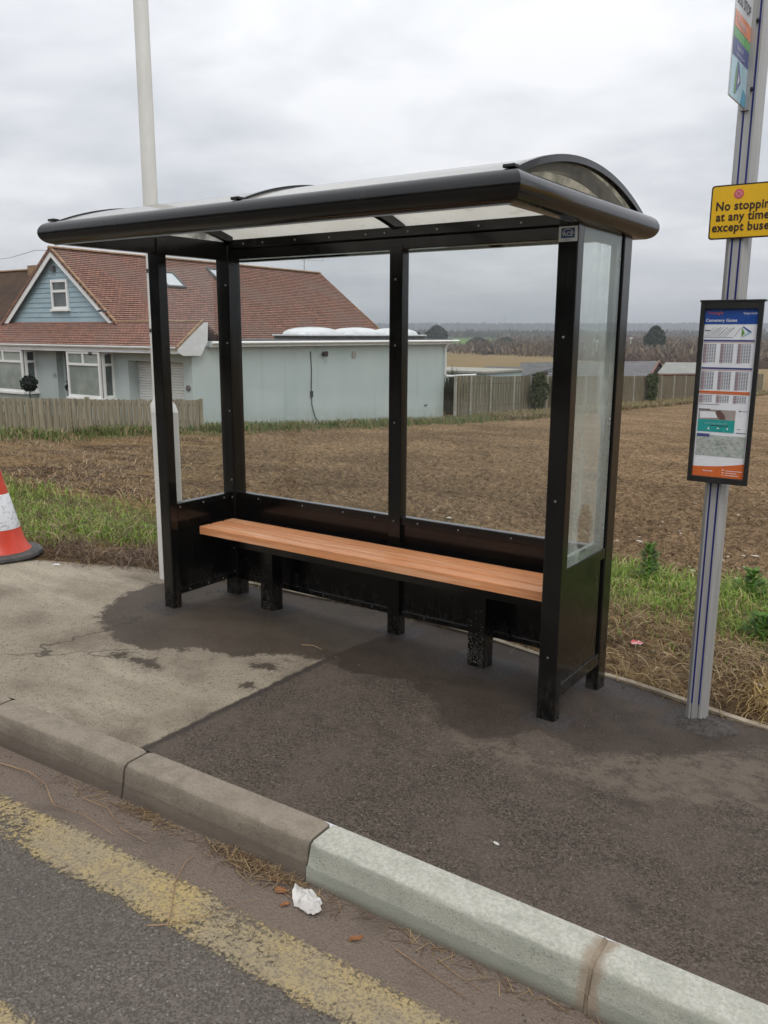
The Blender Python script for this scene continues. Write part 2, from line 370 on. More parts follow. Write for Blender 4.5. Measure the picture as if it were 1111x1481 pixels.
def m_kerb(name, a, b, d, line):
    t = NT(name); v = t.pos('World'); f = t.noise(v, 6, 5)
    c = t.mix(t.mr(f, .35, .65), a, b); c = t.mix(t.mr(t.noise(v, 260, 3), .48, .66, 0, .6), c, d); c = t.mix(t.mr(t.noise(v, 45, 6, .75), .52, .66, 0, .55), c, d); c = t.mix(t.mr(t.vor(v, 60), .10, .16, .6, 0), c, (.09,.08,.065))
    c = t.mix(t.mr(t.noise(t.pos('World', (1,1,6)), 3.5, 5), .55, .72, 0, .65), c, line)
    s = t.n('ShaderNodeSeparateXYZ'); t.l(v, s.inputs[0])
    zz = t.math('ADD', s.outputs['Z'], t.math('MULTIPLY', s.outputs['X'], .0148))
    zz = t.math('ADD', zz, t.math('MULTIPLY', t.math('SUBTRACT', t.noise(v, 8, 3), .5), .012))
    band = t.math('MULTIPLY', t.mr(zz, -.078, -.072, 1, 0), .55); c = t.mix(band, c, d)
    top = t.mr(zz, -.012, -.006); c = t.mix(t.math('MULTIPLY', top, t.mr(t.noise(v, 14, 5, .7), .35, .6, .35, .95)), c, t.mix(t.mr(t.noise(v, 90, 4), .35, .65), line, b))
    if 'green' in name:
        dx = t.math('ABSOLUTE', t.math('SUBTRACT', s.outputs['X'], .655)); dx = t.math('ADD', dx, t.math('MULTIPLY', t.math('SUBTRACT', t.noise(v, 20, 4), .5), .05))
        c = t.mix(t.mr(dx, .015, .045, .8, 0), c, (.26,.20,.14))
    low = t.mr(zz, -.135, -.10, .75, 0); c = t.mix(low, c, (.12,.095,.07))
    t.bsdf(c, .85, 0, t.bump(t.noise(v, 130, 4, .7), .8, .004), .35); return t.m
M['kerb_old'] = m_kerb('old_kerb_concrete', (.185,.155,.12), (.235,.20,.155), (.115,.094,.074), (.29,.245,.19))
M['kerb_new'] = m_kerb('pale_green_kerb_concrete', (.325,.33,.275), (.385,.385,.325), (.235,.245,.20), (.53,.51,.45))
M['mortar'] = pm('sandy_mortar', (.27,.21,.15), (.19,.145,.10), 20, .9, .5, 60)
M['edging'] = pm('pale_edging', (.36,.30,.22), (.22,.18,.13), 6, .9, .3, 40)

def m_terrain():
    t = NT('terrain_soil'); v = t.pos('World'); c = t.attr('Col', 'Color')
    cd = t.n('ShaderNodeCameraData')
    n1 = t.noise(v, 11, 6, .72); n2 = t.noise(v, 60, 4, .65)
    k = t.math('ADD', t.math('MULTIPLY', n1, .6), t.math('MULTIPLY', n2, .5))
    c = t.mix(1., c, t.mix(t.mr(k, .44, .66), (.34,.32,.30), (1.6,1.57,1.55)), 'MULTIPLY')
    peb = t.vor(v, 5.5); c = t.mix(t.math('MULTIPLY', t.mr(peb, .035, .05, 1, 0), t.attr('plough')), c, (.45,.40,.32))
    hb = t.math('ADD', n1, t.math('MULTIPLY', n2, .4))
    t.bsdf(c, .95, 0, t.bump(hb, 1., .12), .05); return t.m
M['terrain'] = m_terrain()
def m_attr(name, rough=.8, spec=.2, trans=0.):
    t = NT(name); c = t.attr('Col', 'Color'); b = t.bsdf(c, rough, 0, None, spec, out=False)
    if trans:
        tl = t.n('ShaderNodeBsdfTranslucent'); t.l(c, tl.inputs[0]); mx = t.n('ShaderNodeMixShader'); mx.inputs[0].default_value = trans
        t.l(b, mx.inputs[1]); t.l(tl.outputs[0], mx.inputs[2]); t.l(mx.outputs[0], t.out.inputs[0])
    else: t.l(b, t.out.inputs[0])
    return t.m
M['blade'] = m_attr('grass_blades', .6, .3, .25)
M['leaf'] = m_attr('leaves_and_twigs', .8, .2, .1)
M['bark'] = pm('bark', (.06,.045,.035), (.09,.07,.055), 10, .9)

def flat(name, c, rough=.4, var=.9): 
    return pm(name, c, tuple(k*var for k in c), 8, rough)
M['sign_yellow'] = flat('sign_yellow', (.80,.47,.008), .35, .94)
M['sign_black'] = flat('sign_black', (.03,.015,.012), .4)
M['faded_red'] = flat('faded_red', (.62,.10,.11), .5, .8)
M['pinkish'] = flat('faded_pink', (.60,.22,.26), .5)
M['paper'] = flat('poster_white', (.86,.87,.90), .3, .97)
M['p_blue'] = flat('poster_blue', (.020,.085,.36), .3)
M['p_dkblue'] = flat('poster_dark_blue', (.07,.09,.26), .3)
M['p_orange'] = flat('poster_orange', (.72,.16,.035), .3)
M['p_pink'] = flat('poster_pink', (.66,.50,.50), .4)
M['p_grey'] = flat('poster_print_grey', (.17,.18,.22), .4)
M['p_teal'] = flat('poster_teal', (.02,.36,.34), .3)
M['p_skin'] = flat('poster_photo_brown', (.20,.11,.10), .4, .6)
M['p_skin2'] = flat('poster_photo_pale', (.42,.36,.33), .4, .7)
M['p_map'] = pm('poster_map', (.52,.54,.52), (.36,.42,.36), 60, .4)
M['p_mapline'] = flat('map_lines', (.38,.28,.16), .4)
M['p_green'] = flat('sign_green', (.13,.42,.13), .25)
M['p_lime'] = flat('logo_green', (.16,.36,.06), .3)
M['f_orange'] = flat('flag_orange', (.78,.27,.12), .2)
M['f_pale'] = flat('flag_pale_blue', (.42,.62,.70), .2)
M['f_cyan'] = flat('flag_cyan', (.08,.33,.50), .2)
M['f_white'] = flat('flag_white', (.66,.67,.68), .2)
M['badge_w'] = flat('badge_white', (.62,.62,.60), .35)
M['badge_b'] = flat('badge_blue', (.02,.06,.16), .35)
M['cone_red'] = pm('cone_red', (.66,.055,.022), (.55,.045,.02), 6, .4, .1, 50)
M['cone_white'] = pm('cone_reflective_sleeve', (.70,.71,.73), (.36,.36,.37), 38, .35, .2, 60, lo=.5, hi=.72)
M['tissue'] = pm('crumpled_paper', (.62,.60,.57), (.48,.45,.42), 9, .8)
M['leafbrown'] = pm('dead_leaf', (.30,.12,.04), (.14,.07,.035), 14, .8)
M['packet_red'] = pm('red_packet', (.60,.05,.06), (.7,.6,.6), 20, .5)
M['dome'] = None
def m_dome():
    t = NT('white_dome_plastic'); t.bsdf(t.mix(t.mr(t.noise(t.pos('World'), 2, 4), .4, .7), (.74,.75,.76), (.58,.60,.60)), .2, 0, None, .5); return t.m
M['dome'] = m_dome()

# ---------------------------------------------------------------- text
def text(body, size, O, u, w, mat, parent, name='lettering', th=.0012, bold=0., align='LEFT', sx=1.):
    cu = bpy.data.curves.new('t', 'FONT'); cu.body = body; cu.size = size; cu.align_x = align; cu.offset = bold * size; cu.resolution_u = 3; cu.space_character = 1.06
    ob = bpy.data.objects.new('t', cu); COL.objects.link(ob)
    dg = bpy.context.evaluated_depsgraph_get(); me = bpy.data.meshes.new_from_object(ob.evaluated_get(dg))
    bpy.data.objects.remove(ob); bpy.data.curves.remove(cu)
    off = Vector(parent['_o']); O = Vector(O); u = Vector(u).normalized(); w = Vector(w).normalized(); n = u.cross(w)
    for q in me.vertices: q.co = O + u * (q.co.x * sx) + w * q.co.y + n * (q.co.z + th) - off
    me.name = name; me.materials.clear(); me.materials.append(mat)
    o = bpy.data.objects.new(name, me); COL.objects.link(o); o.parent = parent; o['_o'] = list(off); return o

# ================================================================ GROUND
def grid_obj(name, X, Y, Z, mat, attrs=None, col=None, origin=(0,0,0)):
    ny, nx = X.shape
    me = bpy.data.meshes.new(name)
    co = np.stack([X, Y, Z], -1).reshape(-1, 3)
    i = np.arange(ny*nx).reshape(ny, nx)
    q = np.stack([i[:-1,:-1], i[:-1,1:], i[1:,1:], i[1:,:-1]], -1).reshape(-1, 4)
    me.vertices.add(len(co)); me.vertices.foreach_set('co', co.ravel())
    me.loops.add(q.size); me.loops.foreach_set('vertex_index', q.ravel().astype(np.int32))
    me.polygons.add(len(q)); me.polygons.foreach_set('loop_start', (np.arange(len(q))*4).astype(np.int32)); me.polygons.foreach_set('loop_total', np.full(len(q), 4, np.int32))
    me.materials.append(mat); me.update(calc_edges=True)
    me.polygons.foreach_set('use_smooth', np.ones(len(q), bool))
    for k, a in (attrs or {}).items():
        at = me.attributes.new(k, 'FLOAT', 'POINT'); at.data.foreach_set('value', np.ascontiguousarray(a, np.float32).ravel())
    if col is not None:
        at = me.color_attributes.new('Col', 'FLOAT_COLOR', 'POINT'); c4 = np.ones((co.shape[0], 4), np.float32); c4[:, :3] = col.reshape(-1, 3); at.data.foreach_set('color', c4.ravel())
    o = bpy.data.objects.new(name, me); COL.objects.link(o); o.location = origin; return o

CX, CY = 1.30, -3.12
def plough_mask(x, y):
    w = (fbm(x*.9, y*.9, 5, 3) - .5) * 1.6
    st = np.where(x < -3.2, 3.9, 3.3) + .35 * sst(-1.5, 0, x) + w * .4
    a = sst(0, .5, y - st)
    lb = -6.6 - (y - 3.7) * .95 - w * .9
    a = a * sst(0, .7, x - np.maximum(lb, -15.9 - w*.5))
    return a * (1 - sst(110, 125, y))
az = np.concatenate([np.radians(np.arange(-180, -6, 3.0)), np.radians(np.arange(-6, 68, .13)), np.radians(np.arange(68, 180.1, 3.0))])
az[-1] = math.pi
rr = [3.2]
while rr[-1] < 70: rr.append(rr[-1] * 1.0065)
while rr[-1] < 7000: rr.append(rr[-1] * 1.022)
rr = np.array(rr)
AZ, RR = np.meshgrid(az, rr)
X = CX - np.sin(AZ) * RR; Y = CY + np.cos(AZ) * RR
Z = G(X, Y)
pl = plough_mask(X, Y)
clod = (fbm(X*5, Y*5, 1, 3) - .5) * .10 + sst(.45,.62,vn(X*13, Y*13, 2))*.022 + (np.abs(fbm(X*15, Y*15, 2, 3) - .5)) * .13 + (fbm(X*.8, Y*.8, 3, 2) - .5) * .07
lump = (fbm(X*3, Y*3, 9, 3) - .5) * .06
inpave = Y < edge(X) - .02
Z = Z + np.where(inpave, 0, pl * (clod + .01) + (1 - pl) * lump * sst(0, .3, Y - edge(X)))
Z = Z - np.where(inpave, .05, 0) - np.where(Y < kb(X) - .02, .35, 0) * 1.0
Z = np.where(Y < -9.6, -.06 + .0 * X, Z)
far = sst(400, 1500, RR); Z = Z + (fbm(X/900, Y/900, 21, 4) - .5) * 26 * far * (Y > 0)
# ground colour
def L3(*c): return np.array(c, float)
nz = fbm(X*.35, Y*.35, 31, 4)[..., None]; nb = fbm(X*1.7, Y*1.7, 33, 4)[..., None]
soil = L3(.275,.190,.110) * (.80 + .42 * nz)
soil = soil * (.85 + .3*nb) * (.90 + .24*sst(.35,.62,fbm(X*.5, Y*.7, 36, 4)))[..., None]
mq = sst(.35,.62,fbm(X*1.1, Y*1.8, 34, 4))[..., None]; straw = L3(.30,.205,.105) * (1 - mq) + L3(.13,.085,.05) * mq
green = L3(.11,.14,.035) * (.7 + .6 * nb)
gm = sst(.42, .60, fbm(X*.8, Y*.8, 40, 4) + .0)[..., None]
dE = Y - edge(X)
gzone = (sst(.5, .9, dE) * (1 - sst(2.3, 2.9, dE)) * (X < -2.8) + sst(1.0, 2.0, dE) * (X >= -2.8))[..., None]
gfen = (sst(1.2, .3, np.abs(X + 16.2)) * (Y > 5) * (Y < 30))[..., None]
verge = straw * (1 - np.clip(gzone * .75 + gfen, 0, 1) * (.35 + .65*gm)) + green * np.clip(gzone * .75 + gfen, 0, 1) * (.35 + .65*gm)
p3 = pl[..., None]
col = verge * (1 - p3) + soil * p3
# distant fields
ff = sst(72, 95, Y)[..., None]
och = L3(.27,.20,.105) * (.85 + .3 * fbm(X/14, Y/30, 50, 3)[..., None])
col = col * (1 - ff * (X < -6)[..., None]) + och * ff * (X < -6)[..., None]
f2 = sst(330, 380, RR)[..., None]
pn = vn(X/260 + .2*Y/260, Y/420, 61)[..., None]; pq = vn(X/180, Y/600, 62)[..., None]
farc = np.where(pn > .62, L3(.085,.13,.05), np.where(pq > .55, L3(.17,.135,.09), L3(.065,.058,.045)))
farc = farc * (.8 + .4 * fbm(X/50, Y/120, 63, 3)[..., None])
col = col * (1 - f2) + farc * f2
f3 = sst(1100, 1500, RR)[..., None]
ph = vn(X/420, Y/500, 71)[..., None]; hc = np.where(ph > .70, L3(.11,.15,.075), np.where(ph > .6, L3(.17,.15,.11), L3(.035,.042,.034)))
col = col * (1 - f3) + hc * f3
gp = (np.abs(X + 330) < 70) & (Y > 500) & (Y < 680)
col = np.where(gp[..., None], L3(.13,.22,.05), col)
ter = grid_obj('ground', X, Y, Z, M['terrain'], {'plough': pl * sst(60, 30, RR)}, col)
tag(ter, 'brown ploughed field and verge running down to distant hills', kind='structure')

# footway
def px_poly(P, x, y):
    c = np.zeros(x.shape, bool); n = len(P); d2 = np.full(x.shape, 1e9)
    for i in range(n):
        x1, y1 = P[i]; x2, y2 = P[(i+1) % n]
        with np.errstate(divide='ignore', invalid='ignore'):
            k = ((y1 > y) != (y2 > y)) & (x < (x2-x1)*(y-y1)/((y2-y1) if y2 != y1 else 1e-9) + x1)
        c ^= k
        t = np.clip(((x-x1)*(x2-x1)+(y-y1)*(y2-y1))/((x2-x1)**2+(y2-y1)**2 + 1e-12), 0, 1)
        d2 = np.minimum(d2, (x-x1-t*(x2-x1))**2 + (y-y1-t*(y2-y1))**2)
    d = np.sqrt(d2); return np.where(c, d, -d)
gx = np.concatenate([np.arange(-30, -5, .25), np.arange(-5, 2.2, .025), np.arange(2.2, 20, .25)])
tt = np.linspace(0, 1, 85)
X = np.tile(gx, (85, 1)); Y0 = kb(X) ; Y1 = edge(X) + .012 * np.sin(X * 9) + .03 * (vn(X*5, X*0, 3) - .5)
Y = Y0 + (Y1 - Y0) * tt[:, None]
Z = G(X, Y) + (fbm(X*1.5, Y*1.5, 81, 2) - .5) * .006 * sst(0, .1, Y - Y0)
WETL = [(-2.75,.72),(-2.92,.28),(-2.80,-.10),(-2.62,-.36),(-2.25,-.52),(-1.98,-.50),(-1.80,-.34),(-1.55,-.30),(-1.42,-.16),(-1.2,-.06),(-1.15,.9),(-2.4,.9)]
WETR = [(-1.3,.0),(-1.0,-.12),(-.80,-.04),(-.56,-.10),(-.40,-.30),(-.18,-.34),(-.02,-.13),(.22,-.16),(.50,.02),(.72,.34),(.9,.5),(.9,.75),(-1.3,.9)]
wet = np.maximum(px_poly(WETL, X, Y), px_poly(WETR, X, Y)) 
for (cx_, cy_, a_, b_) in ((-1.95,-.62,.17,.04),(-1.36,-.30,.09,.05),(-1.28,-.52,.05,.03),(.35,-.42,.2,.03),(-.6,-.5,.05,.03)):
    wet = np.maximum(wet, (1 - np.sqrt(((X-cx_)/a_)**2 + ((Y-cy_)/b_)**2)) * b_)
wetv = np.clip(.5 + wet / .16, 0, 1.4)
DUST = [(-.75,-.1),(-.4,-.55),(.3,-.62),(1.0,-.30),(1.4,.5),(.3,.3),(.1,-.15)]
dv = np.clip(.22 + px_poly(DUST, X, Y) / .5, 0, .62)
dv = np.maximum(dv, np.clip(.5 + px_poly([(.05,.45),(.1,.25),(.55,.2),(.75,.4),(.7,.6),(.3,.62)], X, Y)/.15, 0, .7) * 0.8)
pat = np.full(X.shape, -1.)
for (cx_, cy_, r_) in ((-2.42,.02,.13),(-2.0,.42,.16),(-.58,.42,.18),(-1.19,.60,.12),(-2.38,.58,.13),(.16,.62,.14),(-.02,.58,.12),(.47,.44,.13),(-.03,.03,.10)):
    pat = np.maximum(pat, r_ - np.maximum(np.abs(X-cx_ + .02*(vn(X*9,Y*9,4)-.5)), np.abs(Y-cy_)) )
patv = np.clip(.5 + pat/.02, 0, 1)
pv = grid_obj('pavement', X, Y, Z, M['pave'], {'wet': wetv, 'dust': dv, 'patch': patv * .9})
tag(pv, 'asphalt footway, older pale half and newer dark half, damp round the shelter', kind='structure')
# road
gx = np.concatenate([np.arange(-60, -4, 1.), np.arange(-4, 3, .05), np.arange(3, 60, 1.)])
tt = np.concatenate([np.linspace(0, .1, 36), np.linspace(.1, 1, 30)[1:]])
X = np.tile(gx, (len(tt), 1)); Y0 = kb(X) - .145; Y = Y0 + (-9.5 - Y0) * tt[:, None]
def road_z(x, y): return -.0148 * np.clip(x, -8, 4) - .132 + .016 * np.clip(kb(x) - .145 - y, 0, 3.5)
Z = road_z(X, Y) + (fbm(X*4, Y*4, 91, 3) - .5) * .006
gut = np.clip(1 - (kb(X) - .145 - Y) / .50, 0, 1)
rd = grid_obj('road', X, Y, Z, M['road'], {'gutter': gut})
tag(rd, 'grey tarmac carriageway with silt along the gutter', kind='structure')
def yellow(name, o0, o1):
    gx = np.arange(-14, 7, .06); tt = np.linspace(0, 1, 13); X = np.tile(gx, (13, 1)); Y = kb(X) - (o0 + (o1 - o0) * tt[:, None]); e = np.abs(tt*2-1)[:, None] ** 4 + X*0
    o = grid_obj(name, X, Y, road_z(X, Y) + (fbm(X*4, Y*4, 91, 3) - .5) * .006 + .004, M['yellow'], {'edge': e}); tag(o, 'worn yellow line painted on the road', kind='structure')
yellow('yellow_line', .35, .565); yellow('yellow_line', .975, 1.15)
X, Y = np.meshgrid(np.array([-60., 60.]), np.array([-14., -9.5]))
tag(grid_obj('far_footway', X, Y, X*0 - .02, M['pave']), 'plain footway on the far side of the road', kind='structure')

# kerb stones
jn = [-7.4, -6.5, -5.6, -4.70, -3.78, -2.895, -2.012, -1.169, -.293, .651, 1.566, 2.48, 3.4]
labs = {5: 'grey concrete kerbstone entering at the far left end of the kerb', 6: 'dirty grey kerbstone between the left edge and the dark gap', 7: 'dirty grey kerbstone touching the pale green-white one',
        8: 'pale green-white new kerbstone beside the crumpled tissue', 9: 'pale green-white kerbstone past the sandy mortar joint'}
for k in range(len(jn) - 1):
    x0, x1 = jn[k] + .006, jn[k+1] - .006
    if k not in labs and not (3 <= k <= 10): continue
    a = Vector((x0, float(kb(x0)), 0)); b = Vector((x1, float(kb(x1)), 0)); u = (b - a).normalized(); n = Vector((u.y, -u.x, 0))
    prof = [(0,.001),(.100,.001),(.112,-.003),(.121,-.012),(.125,-.026),(.140,-.074),(.142,-.080),(.148,-.14),(.148,-.26),(0,-.26)]
    if k < 8: prof = [(0,.001),(.098,.001),(.112,-.005),(.121,-.016),(.128,-.045),(.131,-.07),(.140,-.13),(.140,-.26),(0,-.26)]
    rings = []; N = 30
    for i in range(N + 1):
        q = a.lerp(b, i / N); zt = -.0148 * q.x; e = .006 if i in (0, N) else 0
        ch = max(0, random.random() - .8) * .012
        rings.append([q + n * max(0, (d - (e if j in (2,3,4,5) else 0) - (ch if j in (2,3) else 0))) + Vector((0,0, zt + h - (e if j < 3 else 0) - (ch*.5 if j in (2,3) else 0))) for j, (d, h) in enumerate(prof)])
    m = MB().sweep(rings)
    o = m.build('kerbstone', M['kerb_old'] if k < 8 else M['kerb_new'], origin=(x0, a.y, -.2), smooth=True)
    tag(o, labs.get(k, 'concrete kerbstone beyond the edge of the view'), 'kerbstone', 'kerbstones along the footway edge')
def joint(x, w, mat, nm):
    m = MB(); y = float(kb(x)); z = -.0148*x
    prof = [(0,-.003),(.100,-.003),(.116,-.014),(.123,-.03),(.139,-.08),(.146,-.14),(.146,-.2),(0,-.2)]
    m.sweep([[Vector((x + s*w + (.004*random.random() if j % 2 else 0), y - d - s*.003, z + h)) for j, (d, h) in enumerate(prof)] for s in (-1, 1)])
    return m.build(nm, mat, origin=(x, y, z))
tag(joint(.651, .007, M['mortar'], 'mortar_joint'), kind='structure')
# edging strip along the back of the footway
m = MB(); xs = np.arange(-2.75, 1.6, .11)
m.sweep([[(x, float(edge(x))+a + .006*math.sin(x*7), g(x, edge(x)) + h + .004*math.sin(x*5)) for a, h in ((-.004,-.06),(-.004,.010),(.026,.012),(.026,-.06))] for x in xs])
tag(m.build('footway_edging', M['edging'], origin=(0,.7,-.05)), kind='structure')

# ================================================================ BUS SHELTER
SH = thing('bus_shelter', (-1.2,.3,0), 'glossy black bus shelter with curved opal roof and clear glass panes', 'bus shelter')
def part(mb, name, mat, parent=SH, **k): return mb.build(name, mat, parent, **k)
L0, L1 = -2.45, -2.37       # left post
zt = 2.10
def post(x0, x1, y0, y1, zb, z1=zt): return part(MB().box(x0,x1,y0,y1,zb,z1), 'post', M['black'], bevel=.006)
post(-.082, 0, 0, .062, -.06)
post(L0, L1, 0, .062, -.03)
post(L0, L0+.10, .50, .60, -.06)
post(-.062, 0, .505, .60, -.12)
post(-1.235, -1.155, .535, .60, -.12, 2.05)
# rear rail with its fixing flange
part(MB().box(L0+.10, -.062, .54, .60, 2.025, 2.082), 'rail', M['black'], bevel=.004)
part(MB().box(L0+.10, -.062, .53, .595, 2.086, 2.135), 'rail', M['black'], bevel=.004)
for x0 in (L0, -.06):
    part(MB().box(x0+.004, x0+.056, .062, .50, 2.025, 2.082), 'rail', M['black'], bevel=.004)
    part(MB().box(x0+.004, x0+.056, .062, .50, 2.086, 2.12), 'rail', M['black'], bevel=.004)
# roof frame: bullnose round four sides, mitred
RX0, RX1, RY0, RY1 = -2.43, .03, -.60, .70
prof = [(-.05,.0),(-.012,.0)] + [(-.012 + .05*math.sin(t), .051 - .05*math.cos(t)) for t in [math.pi*i/12 for i in range(1, 12)]] + [(-.012,.102),(-.05,.102)]
ZR = 2.02
cor = [(RX0,RY0),(RX1,RY0),(RX1,RY1),(RX0,RY1)]
sg = [(-1,-1),(1,-1),(1,1),(-1,1)]
for i, nm in enumerate(('roof_fascia',)*4):
    j = (i+1) % 4; e = .0008
    ra = [(cor[i][0]+sg[i][0]*d, cor[i][1]+sg[i][1]*d, ZR+h) for d, h in prof]; rb = [(cor[j][0]+sg[j][0]*d, cor[j][1]+sg[j][1]*d, ZR+h) for d, h in prof]
    part(MB().sweep([ra, rb]), 'roof_fascia', M['black'], smooth=True)
# soffit edge angle, thin bright bead
part(MB().box(RX0+.02, RX1-.02, RY0+.012, RY0+.016, ZR-.006, ZR-.001), 'drip_bead', M['chrome'])
# barrel roof
def arch(y, r=0.): 
    y0, y1 = -.57, .66; c = (y0+y1)/2; hw = (y1-y0)/2; rise = .118
    Rr = (hw*hw + rise*rise)/(2*rise); return 2.122 + math.sqrt(max(0, Rr*Rr - (y-c)**2)) - (Rr - rise) + r
ys = np.linspace(-.57, .66, 25)
for a, b in ((-2.40,-1.205),(-1.185,-.01)):
    m = MB(); m.sweep([[(x, y, arch(y)) for y in ys] for x in np.linspace(a, b, 6)], closed=False, caps=False)
    part(m, 'roof_panel', M['sheet'], smooth=True)
def rib(x0, x1, lo, hi, nm='roof_rib', y0=-.57, y1=.66):
    m = MB(); Y_ = np.linspace(y0, y1, 25); m.sweep([[(x0,y,arch(y)+lo),(x1,y,arch(y)+lo),(x1,y,arch(y)+hi),(x0,y,arch(y)+hi)] for y in Y_]); part(m, nm, M['black'], smooth=True)
rib(-.010, .016, -.018, .006); rib(-2.422, -2.400, -.018, .006); rib(-1.212, -1.178, -.028, .010)
for x in (-2.38, -1.195, -.06): rib(x-.018, x+.018, -.045, -.004, 'roof_rib', -.56, .56)
for x in (-2.412, -1.195, .005):
    part(MB().box(x-.022, x+.022, -.60, -.565, 2.124, 2.136), 'rib_clamp', M['black'], bevel=.003)
m = MB(); P = [(-.004, y, arch(y)-.012) for y in np.linspace(-.54,.63,21)] + [(-.004,.63,2.118),(-.004,-.54,2.118)]
part(m.poly(P, (.004,0,0)), 'gable_pane', M['gableglass'])
m = MB(); P = [(-2.404, y, arch(y)-.012) for y in np.linspace(-.54,.63,21)] + [(-2.404,.63,2.118),(-2.404,-.54,2.118)]
part(m.poly(P, (.004,0,0)), 'gable_pane', M['gableglass'])
# glass and panels, back
def pane_back(x0, x1): part(MB().box(x0, x1, .564, .570, .648, 2.024), 'glass_pane', M['glass'])
pane_back(L0+.10, -1.236); pane_back(-1.154, -.063)
for a, b in ((L0+.10,-1.236),(-1.154,-.063)):
    part(MB().box(a, b, .548, .590, .60, .646), 'sill_rail', M['black'], bevel=.004)
    part(MB().box(a, b, .562, .578, .12, .598), 'kick_panel', M['black'])
    part(MB().box(a, b, .550, .588, .085, .118), 'bottom_rail', M['black'], bevel=.004)
# left side
part(MB().box(L0+.030, L0+.036, .063, .499, .648, 2.024), 'glass_pane', M['glass'])
part(MB().box(L0+.012, L0+.056, .063, .499, .60, .646), 'sill_rail', M['black'], bevel=.004)
part(MB().box(L0+.026, L0+.040, .063, .499, .135, .598), 'kick_panel', M['black'])
part(MB().box(L0+.014, L0+.054, .063, .499, .10, .133), 'bottom_rail', M['black'], bevel=.004)
# right side: pane laid outside the frame strips
part(MB().box(-.008, -.002, .063, .470, .662, 2.018), 'glass_pane', M['glass_side'])
part(MB().box(-.034, -.012, .440, .504, .662, 2.018), 'glazing_strip', M['black'], bevel=.002)
part(MB().box(-.034, -.012, .063, .439, .662, .70), 'glazing_strip', M['black'], bevel=.002)
part(MB().box(-.034, -.012, .063, .439, 1.975, 2.018), 'glazing_strip', M['black'], bevel=.002)
part(MB().box(-.056, -.003, .063, .504, .610, .658), 'sill_rail', M['black'], bevel=.002)
part(MB().box(-.040, -.010, .063, .470, .150, .608), 'kick_panel', M['black'])
part(MB().box(-.056, -.003, .063, .504, .09, .148), 'bottom_rail', M['black'], bevel=.003)
# bolts
bm_ = MB().lathe((0,0,0), [(.0001,.0035),(.004,.003),(.0055,.0012),(.0055,0)], 8, 'y'); b0 = None
bolts = []
for z in (2.108,): bolts += [(x, .5285, z) for x in (-2.25,-2.1,-1.86,-1.62,-1.38,-1.26,-1.12,-.95,-.72,-.5,-.25)]
for z in (.30,.62,1.15,1.55,1.88): bolts += [(-1.195, .534, z)]
for z in (.15,.3,.62,.73,1.15,1.55,1.88): bolts += [(L0+.078,.499,z)]
for x in (-2.2,-1.85,-1.55,-1.33,-1.05,-.8,-.5,-.25): bolts += [(x,.547,.622)]
for x in (-2.1,-1.7,-1.35,-1.0,-.6,-.3): bolts += [(x,.549,.102)]
for z in (.28,.95,1.6): bolts += [(-.041,-.0005,z)]
for q in bolts:
    if b0 is None:
        b0 = bm_.build('bolt', M['bolt'], None, smooth=True); b0.parent = SH; b0.location = Vector(q) - Vector(SH['_o'])
    else:
        c = b0.copy(); COL.objects.link(c); c.parent = SH; c.location = Vector(q) - Vector(SH['_o'])
bx0 = MB().lathe((0,0,0), [(.0055,0),(.0055,.0012),(.004,.003),(.0001,.0035)], 8, 'x').build('bolt', M['bolt'], None, smooth=True); bx0.parent = SH; bx0.location = Vector((-.002,.455,1.92)) - Vector(SH['_o'])
side = [(-.0025,.455,1.25),(-.0025,.455,.76)] + [(L0+.0565,y,2.103) for y in (.12,.22,.33,.44)] + [(L0+.0565,y,.623) for y in (.1,.28,.45)] + [(L0+.0545,y,.117) for y in (.15,.3,.42)]
for q in side:
    c = bx0.copy(); COL.objects.link(c); c.parent = SH; c.location = Vector(q) - Vector(SH['_o'])
# maker's badge on the right post
bd = part(MB().box(-.078,-.004,-.0035,-.0003,1.955,2.010), 'badge', M['badge_w'])
MB().box(-.068,-.014,-.0050,-.0038,1.968,2.004).build('badge_panel', M['badge_b'], bd)
text('ACE', .021, (-.0405,-.0052,1.975), (1,0,0), (0,0,1), M['badge_w'], bd, bold=.02, align='CENTER')
m = MB(); m.sweep([[(-.041+.024*k*math.cos(t), -.0054, 1.980+.021*k*math.sin(t)) for k in (1.,.9)] for t in np.linspace(.1, math.pi-.1, 14)], closed=False, caps=False); m.build('badge_arc', M['badge_w'], bd)
text('shelters', .007, (-.0405,-.0045,1.9585), (1,0,0), (0,0,1), M['badge_b'], bd, align='CENTER')

# bench
BN = thing('bench', (-1.2,.32,0), 'long bench of three orange-brown timber slats on black legs inside the shelter', 'bench')
for i, y0 in enumerate((.166, .262, .358)):
    m = MB(); N = 24; x0, x1 = -2.31, -.10
    y1 = y0 + .080; z0, z1 = .462, .507
    m.sweep([[(x, y0, z0),(x, y1, z0),(x, y1, z1-.003),(x, y1-.003, z1),(x, y0+.003, z1),(x, y0, z1-.003)] for x in np.linspace(x0, x1, N)])
    m.build('slat', M['plank'], BN)
MB().box(-2.2,-.14,.30,.36,.375,.448).build('support_beam', M['black'], BN, bevel=.003)
for y in (.2465, .3425): MB().box(-2.30,-.105,y,y+.015,.4625,.4985).build('slat_gap_shade', M['gap_shade'], BN)  # dark bars added in the slat gaps as painted shade
for x in (-2.12,-1.72,-1.30,-.86,-.45,-.2): MB().box(x-.02,x+.02,.19,.44,.449,.461).build('slat_bracket', M['black'], BN)
